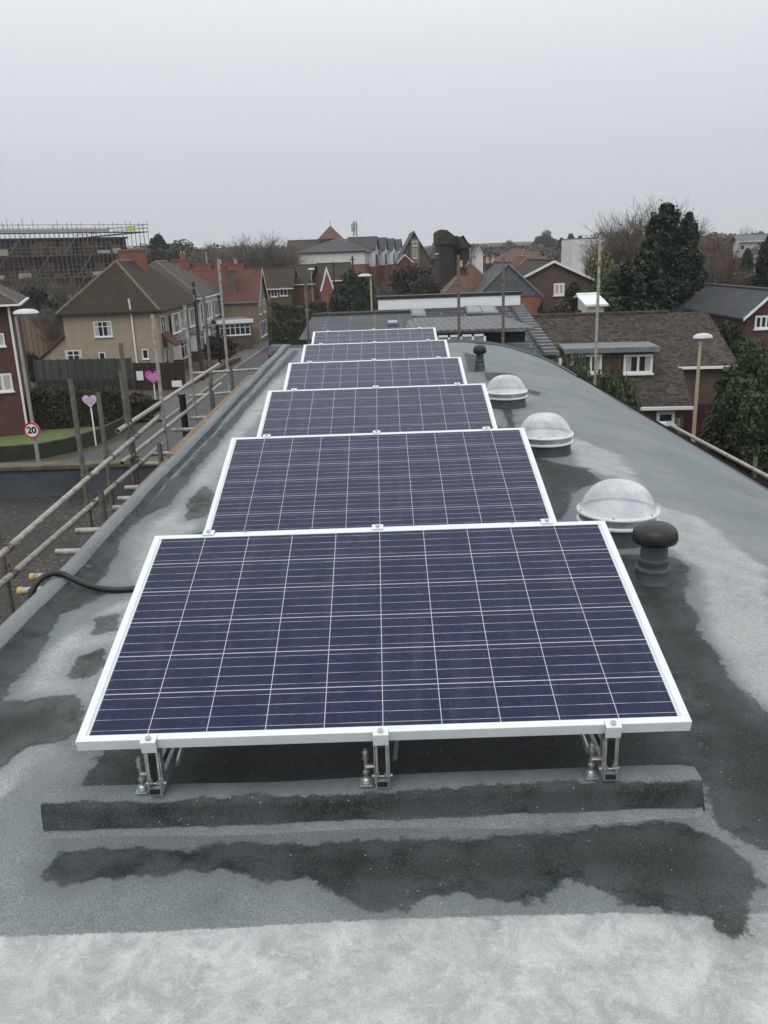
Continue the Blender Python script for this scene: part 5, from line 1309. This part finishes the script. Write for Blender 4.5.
# ------------------------------------------------------------------ vehicles
def vehicle(name, label, X, Y, yaw, m, van=False, L=4.3, Wd=1.75, H_=1.45):
    t = thing(name, label, 'van' if van else 'car', (X, Y, GZ+.01), yaw)
    if van: prof = [(-L/2, .35), (-L/2, 1.0), (-L/2+.5, 1.15), (-L/2+1.0, 1.9), (-L/2+1.3, 2.05), (L/2-.05, 2.05), (L/2, 1.9), (L/2, .35)]
    else: prof = [(-L/2, .35), (-L/2, .7), (-L/2+.9, .88), (-L/2+1.6, 1.38), (-L/2+2.1, H_), (L/2-.9, H_-.03), (L/2-.2, 1.0), (L/2, .9), (L/2, .35)]
    b = MB(); b.prism(prof, -Wd/2, Wd/2); b.build('body', m, t, bevel=.06)
    g_ = MB()
    if van: g_.quad((-L/2+.52, -Wd/2+.15, 1.20), (-L/2+.52, Wd/2-.15, 1.20), (-L/2+.96, Wd/2-.2, 1.88), (-L/2+.96, -Wd/2+.2, 1.88)); g_.box(-L/2+1.05, -L/2+1.8, -Wd/2-.01, Wd/2+.01, 1.15, 1.75); g_.box(L/2+.002, L/2+.01, -Wd/2+.2, Wd/2-.2, 1.2, 1.75)
    else: g_.box(-L/2+1.9, L/2-1.0, -Wd/2-.01, Wd/2+.01, .95, 1.32); g_.quad((L/2-.84, -Wd/2+.2, H_-.07), (L/2-.2, -Wd/2+.2, 1.05), (L/2-.2, Wd/2-.2, 1.05), (L/2-.84, Wd/2-.2, H_-.07)); 
    g_.build('windows', 'glass', t)
    for sx_ in (-1, 1):
        for sy_ in (-1, 1):
            q = MB(); x = sx_*(L/2-.8); y0_ = sy_*(Wd/2-.1); q.tube([(x, y0_-.1, .32), (x, y0_+.1, .32)], .32, 16); wo = q.build('wheel', 'tyre', t); q = MB(); q.tube([(x, y0_-.106, .32), (x, y0_+.106, .32)], .19, 12); q.build('rim', 'lead', wo)
    for sy_ in (-1, 1): q = MB(); q.box(L/2-.02, L/2+.02, sy_*(Wd/2-.2)-.12, sy_*(Wd/2-.2)+.12, .75, .92); q.build('rear_light', 'sign_red', t)
p = gp(437, 289); vehicle('white_van', 'white van parked on the far road beyond the orange pyramid roof', p.x, p.y, -PI/2+.1, 'car_white', True, 5)
for k, (px, py, l) in enumerate(((391, 293, 'white car parked by the long white walled building, left of two'), (399, 292, 'white car parked by the long white walled building, right of two'))):
    p = gp(px, py-2); vehicle('parked_car', l, p.x, p.y, -PI/2+.05, 'car_white')
p = at(281, 350, 74); vehicle('parked_car', 'dark blue car in the street just past the left roof corner', p.x, 74, -PI/2, 'car_blue')

# ------------------------------------------------------------------ trees
nr = np.random.default_rng(5)
def leaf_mesh(P, size, flat=.5, rs=nr):
    """P (n,3) leaf centres -> quads"""
    n_ = len(P); a = rs.normal(size=(n_, 3)); a /= np.linalg.norm(a, axis=1)[:, None]; b = rs.normal(size=(n_, 3)); b[:, 2] *= flat; b -= (b*a).sum(1)[:, None]*a; b /= np.linalg.norm(b, axis=1)[:, None]
    s_ = size*(.6+.8*rs.random(n_))[:, None]
    V = np.stack([P-a*s_-b*s_*.5, P+a*s_*.2-b*s_*.6, P+a*s_, P-a*s_*.1+b*s_*.6], 1).reshape(-1, 3)
    return V
def npobj(name, V, m, parent, k=4):
    me = bpy.data.meshes.new(name); n_ = len(V)//k
    me.vertices.add(len(V)); me.vertices.foreach_set('co', V.astype(np.float32).ravel()); me.loops.add(len(V)); me.loops.foreach_set('vertex_index', np.arange(len(V), dtype=np.int32))
    me.polygons.add(n_); me.polygons.foreach_set('loop_start', np.arange(0, len(V), k, dtype=np.int32)); me.polygons.foreach_set('loop_total', np.full(n_, k, dtype=np.int32)); me.update(calc_edges=True)
    me.materials.append(M[m]); o = bpy.data.objects.new(name, me); COL.objects.link(o); o.parent = parent; return o
def grow(H_, seed, spread=.5, levels=5, trunk=.3, twig_len=.6, base=.28, nb_=(3, 4), up=.25):
    """bare deciduous tree: returns trunk MB and twig MB"""
    r_ = random.Random(seed); tb, tw_ = MB(), MB()
    def rec(p, d, L, rad, lv):
        segs = 3 if lv < 3 else 2; pts = [p]; q = p; dd = d
        for k in range(segs):
            dd = (dd+Vector((r_.gauss(0, .14), r_.gauss(0, .14), r_.gauss(0, .08)+up*.12))).normalized(); q = q+dd*L/segs; pts.append(q)
        (tb if lv < 3 else tw_).tube(pts, rad, 6 if lv < 2 else 4 if lv < 3 else 3, cap=False, r2=rad*.6)
        if lv >= levels: return
        nn = r_.randint(*nb_)+(2 if lv >= 3 else 1 if lv == 2 else 0)
        for k in range(nn):
            a = r_.random()*2*PI; s_ = spread*(.6+.7*r_.random()); ax = dd.orthogonal().normalized(); ax.rotate(Matrix.Rotation(a, 3, dd))
            nd = (dd*math.cos(s_)+ax*math.sin(s_)+Vector((0, 0, up*.5))).normalized()
            f = .35+.65*(k+1)/nn; pp = pts[min(segs, max(1, round(f*segs)))]
            rec(pp, nd, L*(.62+.22*r_.random()), rad*.5, lv+1)
    t0 = Vector((0, 0, 0)); L0 = H_*base; tb.tube([t0, (0, 0, L0)], trunk, 8, r2=trunk*.8)
    for k in range(r_.randint(4, 5)):
        a = 2*PI*k/4.5+r_.random(); s_ = .25+.5*r_.random(); rec(Vector((0, 0, L0*(.75+.25*r_.random()))), Vector((math.cos(a)*math.sin(s_), math.sin(a)*math.sin(s_), math.cos(s_))), H_*.24, trunk*.55, 1)
    for _ in (0,):
        rec(Vector((0, 0, L0)), Vector((0, 0, 1)), H_*.26, trunk*.6, 1)
    zm = max(v[2] for v in tb.v+tw_.v); s_ = H_/zm
    for mb in (tb, tw_): mb.v = [(v[0]*s_, v[1]*s_, v[2]*s_) for v in mb.v]
    return tb, tw_
protos = {}
def bare_proto(key, H_, seed, m='twig', bark='bark', **kw):
    tb, tw_ = grow(H_, seed, **kw); t = thing('bare_tree', 'x', 'tree'); tb.build('trunk', bark, t, autouv=False); tw_.build('crown', m, t, autouv=False); protos[key] = t; t['_h'] = H_; t['_used'] = 0; return t
bare_proto('a', 10, 3, levels=5, trunk=.26); bare_proto('b', 10, 11, levels=5, spread=.62, trunk=.22); bare_proto('c', 10, 23, 'twig_red', levels=5, spread=.4, trunk=.2); bare_proto('d', 10, 31, levels=5, spread=.75, trunk=.28, base=.22, bark='bark_pale')
def place(key, px, ytop, Y, label, group=None, base=None, wide=1., yaw=None):
    t0 = protos[key]; t = t0 if not t0['_used'] else copy_tree(t0); t0['_used'] = 1
    top = at(px, ytop, Y); gz_ = gh(top.x, Y) if base is None else base
    s_ = (top.z-gz_)/t0['_h']; t.location = (top.x, Y, gz_-.03); t.scale = (s_*wide, s_*wide, s_); t.rotation_euler = (0, 0, rng.random()*6.28 if yaw is None else yaw)
    t['label'] = label
    if group: t['group'] = group
    elif 'group' in t: del t['group']
    return t
def crown_pts(fn, n_, rs): return fn(n_, rs)
def conifer_proto(key, H_, Rm, seed, m='conifer', n_=26000, lean=.0, size=.16, power=.85):
    rs = np.random.default_rng(seed); P = []
    nb2 = 170
    for i in range(nb2):
        f = (i/nb2)**.95; z = H_*(.06+.93*f); L = Rm*(1-f)**power*(.65+.5*rs.random())+.18; a = rs.random()*2*PI
        k = int(n_/nb2*(.35+1.3*(1-f))); t = rs.random(k)**.65
        dr = -.18*t*L+.10*L*(t**2); wd = .30*L*(1-.6*t)+.12
        x = t*L; y = rs.normal(size=k)*wd*.55; zz = z+dr+rs.normal(size=k)*.16-np.abs(rs.normal(size=k))*.15
        P.append(np.stack([x*np.cos(a)-y*np.sin(a), x*np.sin(a)+y*np.cos(a), zz], 1))
    P = np.concatenate(P); t = thing('conifer_tree', 'x', 'tree'); npobj('crown', leaf_mesh(P, size, .6, rs), m, t)
    b = MB(); b.tube([(0, 0, 0), (0, 0, H_*.96)], H_*.022, 8, r2=.02); b.build('trunk', 'bark', t, autouv=False); t['_h'] = H_; t['_used'] = 0; protos[key] = t
def blob_proto(key, H_, Rx, seed, m='evergreen', n_=22000, size=.13, name='evergreen_tree', zlow=.05, nclump=60, sq=1.):
    rs = np.random.default_rng(seed); P = []
    t = thing(name, 'x', 'tree' if 'tree' in name else 'shrub'); b = MB(); b.tube([(0, 0, 0), (0, 0, H_*.6)], H_*.03+.02, 7, r2=.03)
    for i in range(nclump):
        u = rs.normal(size=3); u /= np.linalg.norm(u); rr = rs.random()**.4
        c = np.array([u[0]*Rx*.78*rr, u[1]*Rx*.78*rr, H_*(.5+zlow)+u[2]*H_*(.42-zlow)*rr]); cr = (.20+.16*rs.random())*min(Rx, H_*.6)
        k = n_//nclump; q = rs.normal(size=(k, 3)); q /= np.linalg.norm(q, axis=1)[:, None]; q *= (rs.random(k)**.35*cr)[:, None]; P.append(c+q*np.array([1, 1, .8]))
        if i % 3 == 0: b.tube([(0, 0, H_*.2), tuple(c*.6+np.array([0, 0, H_*.15])), tuple(c)], .05, 4, r2=.01)
    P = np.concatenate(P); P = P[P[:, 2] > .02]; npobj('crown', leaf_mesh(P, size, .8, rs), m, t); b.build('trunk', 'bark', t, autouv=False); t['_h'] = H_; t['_used'] = 0; protos[key] = t
def hedge(label, p0, p1, depth, h_, m, n_=9000, size=.10, name='hedge', cat='hedge', base=GZ):
    rs = np.random.default_rng(int(abs(p0[0]*100)) % 1000+3); d = Vector((p1[0]-p0[0], p1[1]-p0[1])); L = d.length; t = thing(name, label, cat, (p0[0], p0[1], base), math.atan2(d.y, d.x))
    x, y, z = rs.random(n_)*L, rs.random(n_), rs.random(n_); face = rs.integers(0, 4, n_)
    y = np.where(face == 0, .02*rs.random(n_), np.where(face == 1, 1-.03*rs.random(n_), y))*depth; z = np.where(face >= 2, 1-.06*rs.random(n_), z)
    top = h_*(1+.07*np.sin(x*1.3+p0[0])+.05*np.sin(x*3.7)+.03*np.sin(x*8)); zz = z*top; y = y+.10*np.sin(x*2.1+zz*2)+.08*np.sin(x*5+zz*4)
    P = np.stack([x, y, zz], 1)+rs.normal(size=(n_, 3))*.05
    npobj('foliage', leaf_mesh(P, size, .9, rs), m, t)
    b = MB(); b.box(.12, L-.12, .12, depth-.12, 0, h_*.88)  # solid core box stands for the shaded dark inside of the hedge
    b.build('dark_core', 'bark', t); return t
conifer_proto('con', 12, 3.6, 4, n_=75000, power=.6, size=.125); conifer_proto('con2', 10, 2.6, 9, n_=14000, size=.2, power=.7)
blob_proto('ever', 8, 3.2, 6); blob_proto('ever2', 6, 2.6, 16, 'hedge_brown', 12000, .14); blob_proto('laurel', 3.6, 2.2, 8, 'laurel', 26000, .085, 'laurel_bush', nclump=70)
blob_proto('olive', 5, 2.2, 12, 'olive', 9000, .10); blob_proto('darkb', 6, 3, 13, 'conifer', 14000, .15, 'dark_shrub')
blob_proto('browns', 2.5, 2.2, 21, 'hedge_brown', 12000, .09, 'twiggy_shrub')
# --- right side
place('con', 668, 203, 60, 'tall dark conifer, biggest tree in view, behind the mossy roof', base=GZ, wide=1.15)
place('con', 689, 212, 62, 'shorter dark conifer leaning on the right of the tall conifer', base=GZ, wide=.75)
place('con2', 650, 236, 58, 'shorter dark conifer on the left of the tall conifer', base=GZ, wide=1.1)
place('con2', 628, 262, 55, 'low dark conifer at the left foot of the tall conifer', base=GZ, wide=1.4)
place('b', 640, 195, 66, 'large bare tree with twigs against the sky, left behind the tall conifer', base=GZ, wide=1.05)
place('d', 655, 192, 72, 'bare tree whose pale twigs show above the tall conifer', base=GZ, wide=.9)
place('a', 606, 232, 75, 'bare tree with fine pale twigs around the tall pale pole', base=GZ)
place('olive', 612, 240, 60, 'yellow green ivy clad tree left of the tall conifer', base=GZ, wide=.55)
place('ever', 610, 268, 56, 'mid green bushy tree below the yellow green one', base=GZ, wide=.9)
place('darkb', 590, 292, 53, 'dark shrub under the low white garage roof', base=GZ, wide=.8)
place('con', 574, 281, 52, 'narrow dark conifer in front of the brown brick gable', base=GZ, wide=.85)
place('ever2', 562, 300, 50, 'loose brown green shrub left of the narrow conifer', base=GZ, wide=.7)
place('con2', 541, 303, 47, 'small dark conifer at the corner of the red brick wall', base=GZ, wide=.55)
place('darkb', 528, 325, 40, 'dark shrub behind the right end of the tiled building', base=GZ, wide=.5)
place('c', 715, 226, 95, 'bare tree with upright twigs right of the tall conifer', base=GZ, wide=1.3)
place('b', 698, 228, 100, 'broad bare tree just right of the tall conifer top', base=GZ, wide=1.1)
place('c', 730, 243, 88, 'reddish bare tree below the white house', base=GZ, wide=1.4)
place('c', 708, 250, 80, 'reddish bare tree behind the dark slate roof, left one', base=GZ, wide=1.5)
place('c', 726, 262, 72, 'reddish bare thicket tree behind the dark slate roof, right one', base=GZ, wide=1.6)
place('a', 752, 222, 150, 'bare tree on the skyline above the white house roof', base=GZ, wide=1.2)
place('con', 748, 248, 84, 'small dark conifer in front of the grey roofed house on the right', base=GZ, wide=.7)
place('con', 771, 234, 66, 'dark conifer at the right picture edge', base=GZ, wide=.8)
place('ever2', 742, 270, 76, 'brown leafy shrub tree behind the right brick gable', base=GZ, wide=1.2)
place('ever2', 700, 274, 70, 'brown leafy shrub tree behind the dark slate roof', base=GZ, wide=1.2)
place('ever', 757, 339, 30, 'big green evergreen bush beside the cream street lamp', base=GZ, wide=.72)
place('ever', 785, 352, 27, 'green evergreen bush at the right picture edge below the gable', base=GZ, wide=.7)
place('laurel', 607, 366, 27, 'glossy green laurel bush below the dormer window', base=GZ, wide=.42)
place('laurel', 588, 362, 29, 'glossy green laurel bush left of the tall pale pole', base=GZ, wide=.5)
place('laurel', 568, 356, 30, 'laurel bush lowest on the far roof curve', base=GZ, wide=.45)
place('darkb', 722, 318, 44, 'dark bush against the brick wall below the slate roof on the right', base=GZ, wide=.75)
place('browns', 752, 405, 31, 'dark low shrub by the garage', base=GZ, wide=1.)
# --- centre
place('ever2', 414, 262, 108, 'big rounded dark brown shrub before the steep gabled hall', base=GZ, wide=1.15)
place('ever2', 424, 272, 104, 'lower brown hedge shrub right of the rounded one', base=GZ, wide=.9)
place('darkb', 352, 268, 92, 'dark ivy covered tree beside the dark brick house', base=GZ, wide=.75)
place('darkb', 358, 296, 80, 'dark evergreen shrub left of the white fascia', base=GZ, wide=.6)
place('a', 383, 278, 100, 'small bare tree in front of the brick bays', base=GZ)
place('a', 393, 276, 125, 'thin bare tree by the parked white cars', base=GZ)
M['mossy_dark'] = tiled('mossy_dark_cladding', (.030, .026, .023), (.046, .039, .033), .4, .3, (.018, .016, .015), (.062, .055, .030), .47)
M['block_dark'] = tiled('dark_brown_cladding', (.026, .022, .020), (.040, .034, .029), .4, .3, (.016, .014, .013), None)
def block(l, x0, x1, yt, ymid, Y, cut0, cut1):
    A_, B_ = at(x0, yt, Y), at(x1, yt, Y); w_ = B_.x-A_.x; H_ = A_.z-GZ; hm = at(x0, ymid, Y).z-GZ
    t = thing('mossy_block', l, 'building', (A_.x, Y, GZ))
    b = MB(); b.box(.25, w_-.25, .25, 8, 0, hm-.003); b.build('wall', 'block_dark', t)
    b = MB(); b.prism([(0, hm), (w_, hm), (w_, H_-cut1), (w_-cut1*1.1-.05, H_-.1), (cut0*1.1+.02, H_), (0, H_-cut0-.02)], 0, 8.2); b.build('upper_storey', 'mossy_dark', t, bevel=.06)
    b = MB(); b.box(-.05, w_+.05, -.06, -.003, hm, hm+.2); b.build('ledge', 'wall_dark', t)
    return t
block('taller dark mossy block against the sky between the steep gabled hall and the pyramid roof', 437.5, 455, 229.5, 244.5, 118, .3, .9)
block('low dark block squeezed between the two mossy blocks on the skyline', 454.5, 461, 235.5, 247, 122, .2, .3)
block('shorter dark mossy block on the skyline, right of the taller one', 460.5, 471.5, 236, 248, 117, .2, 1.2)
# --- left
place('b', 262, 229, 140, 'large spreading bare tree on the skyline left of the mossy hall roof', base=GZ, wide=1.5)
place('a', 246, 240, 138, 'bare tree left under the large spreading one', base=GZ, wide=1.4)
place('d', 281, 240, 142, 'bare tree right under the large spreading one', base=GZ, wide=1.4)
place('ever', 272, 250, 150, 'dark evergreen under the spreading bare tree', base=GZ, wide=1.1)
place('con', 157, 234, 175, 'small dark pointed conifer on the left skyline', base=GZ, wide=1.3)
place('ever', 185, 240, 170, 'rounded dark tree on the left skyline between the conifer and the mast pole', base=GZ, wide=1.4)
place('ever2', 172, 243, 172, 'brown rounded tree right of the small skyline conifer', base=GZ, wide=1.3)
place('a', 203, 238, 165, 'bare tree on the left skyline above the white fronted house', base=GZ, wide=1.6)
place('b', 221, 240, 160, 'bare tree on the left skyline above the red roof chimneys', base=GZ, wide=1.5)
place('d', 234, 244, 175, 'faint bare tree on the skyline just left of the spreading tree', base=GZ, wide=1.4)
place('c', 150, 248, 150, 'brownish bare tree behind the big red chimney', base=GZ, wide=1.4)
place('ever2', 217, 333, 72, 'round brown twiggy bush in front of the sun room', base=GZ, wide=1.5)
place('ever2', 229, 338, 80, 'brown twiggy bush at the sun room corner', base=GZ, wide=.9)
place('a', 22, 262, 96, 'bare tree beside the roof of the brick flats', base=GZ, wide=1.2)
place('darkb', 28, 284, 92, 'dark evergreen between the brick flats and the tan fence', base=GZ, wide=.9)
place('d', 40, 300, 84, 'small bare tree in front of the tan fence', base=GZ, wide=.8)
place('c', 52, 318, 76, 'low bare tree at the left of the beige house', base=GZ, wide=.9)
place('b', 62, 275, 108, 'bare tree between the scaffolded building and the beige roof', base=GZ, wide=1.)
place('ever', 56, 305, 100, 'green shrub tree at the foot of the scaffolded building', base=GZ, wide=1.)
place('darkb', 30, 350, 63, 'dark bush at the left end of the grey fence', base=GZ, wide=.5)
place('browns', 150, 398, 50, 'dark low shrub at the foot of the bright pink heart', base=GZ, wide=1.)
for k in protos.values():
    if not k['_used']:
        for c_ in list(k.children): bpy.data.objects.remove(c_)
        bpy.data.objects.remove(k)
hedge('wide dark clipped hedge behind the lawn', xy(14, 45.5), xy(112, 46.5), 1.6, 1.9, 'hedge', 20000, .075)
hedge('dark shrubby hedge end sloping down beside the hearts', xy(112, 46.2), xy(140, 47.5), 1.6, 1.3, 'hedge_brown', 7000, .075)
hedge('upper green hedge below the red brick hall', xy(276, 98), xy(327, 100), 2.5, zof(300, 307, 98), 'hedge_green', 12000, .14)
hedge('lower green hedge nearest the left roof corner', xy(269, 83), xy(318, 84), 2.5, zof(290, 322, 83), 'hedge_green', 12000, .13)
hedge('dark green hedge under the brick hall wall', xy(324, 104), xy(352, 104), 2, zof(335, 298, 104), 'hedge_green', 8000, .14)
hedge('brown hedge beyond the tiled building', xy(352, 70), xy(382, 70), 2, zof(370, 316, 70), 'hedge_brown', 8000, .12)

# far wood that reads as one mass
def far_wood(name, label, items, seed, cat='woodland'):
    """items: (px, ytop, Y); one mass of twiggy and leafy crowns"""
    rs = np.random.default_rng(seed); Ps = []
    for (px, yt, Y) in items:
        top = at(px, yt, Y); gz_ = gh(top.x, Y); H_ = max(4, top.z-gz_); Rx = H_*(.34+.12*rs.random())
        k = 1500; q = rs.normal(size=(k, 3)); q /= np.linalg.norm(q, axis=1)[:, None]; q *= (rs.random(k)**.4)[:, None]
        q[:, 2] = np.abs(q[:, 2])**.9*np.sign(q[:, 2]); Ps.append(np.array([top.x, Y, gz_+H_*.52])+q*np.array([Rx, Rx, H_*.48]))
    P = np.concatenate(Ps); return P
def wood(name, label, items, seed, m):
    P = far_wood(name, label, items, seed); me_o = npobj(name, leaf_mesh(P, .42, .5, np.random.default_rng(seed)), m, None); tag(me_o, label, 'woodland', kind='stuff'); return me_o
r5 = random.Random(5)
def row(x0, x1, step, yt, Y, jit=3, dY=30): return [(x+r5.uniform(-2, 2), yt+r5.uniform(-jit, jit), Y+r5.uniform(-dY, dY)) for x in np.arange(x0, x1, step)]
wood('far_woodland', 'misty brown treeline along the left horizon', row(-20, 400, 6, 246, 250)+row(-20, 300, 7, 248, 190, 3, 15)+row(360, 440, 7, 256, 215, 2, 8), 51, 'twig')
wood('far_woodland', 'misty brown treeline between the town roofs and the tall conifer', row(430, 620, 6, 246, 270, 2.5)+row(440, 620, 8, 252, 210, 2.5, 15), 52, 'twig')
wood('far_woodland', 'misty wood on the rise at the right horizon', row(600, 800, 6, 234, 250, 3)+row(640, 800, 6, 240, 180, 4, 20)+row(690, 760, 6, 262, 120, 5, 8), 53, 'twig_red')
place('ever', 545, 230.5, 330, 'domed grey tree standing highest on the horizon right of centre', base=None, wide=1.1)
place('ever', 510, 240, 330, 'low domed tree on the horizon above the warehouse', base=None, wide=1.)
place('con2', 571, 234, 240, 'dark pointed evergreen on the horizon left of the white block', wide=1.3)
place('con2', 580, 236, 235, 'dark evergreen right beside the pointed one on the horizon', wide=1.2)
place('con2', 562, 238, 238, 'low dark evergreen left beside the pointed one on the horizon', wide=1.6)

# ------------------------------------------------------------------ haze
hb_ = MB(); hb_.box(-900, 900, -40, 760, GZ-12, 34); hz_o = hb_.build('haze', 'glass'); hz_o['kind'] = 'stuff'
m = bpy.data.materials.new('haze'); m.use_nodes = True; nt = m.node_tree; nt.nodes.remove(nt.nodes['Principled BSDF'])
pv = nt.nodes.new('ShaderNodeVolumePrincipled'); pv.inputs['Density'].default_value = .00035; pv.inputs['Color'].default_value = (.93, .95, .98, 1)
nt.links.new(pv.outputs[0], nt.nodes['Material Output'].inputs['Volume']); hz_o.data.materials.clear(); hz_o.data.materials.append(m)
for o in list(bpy.data.objects):
    for k in ('_h', '_used'):
        if k in o: del o[k]
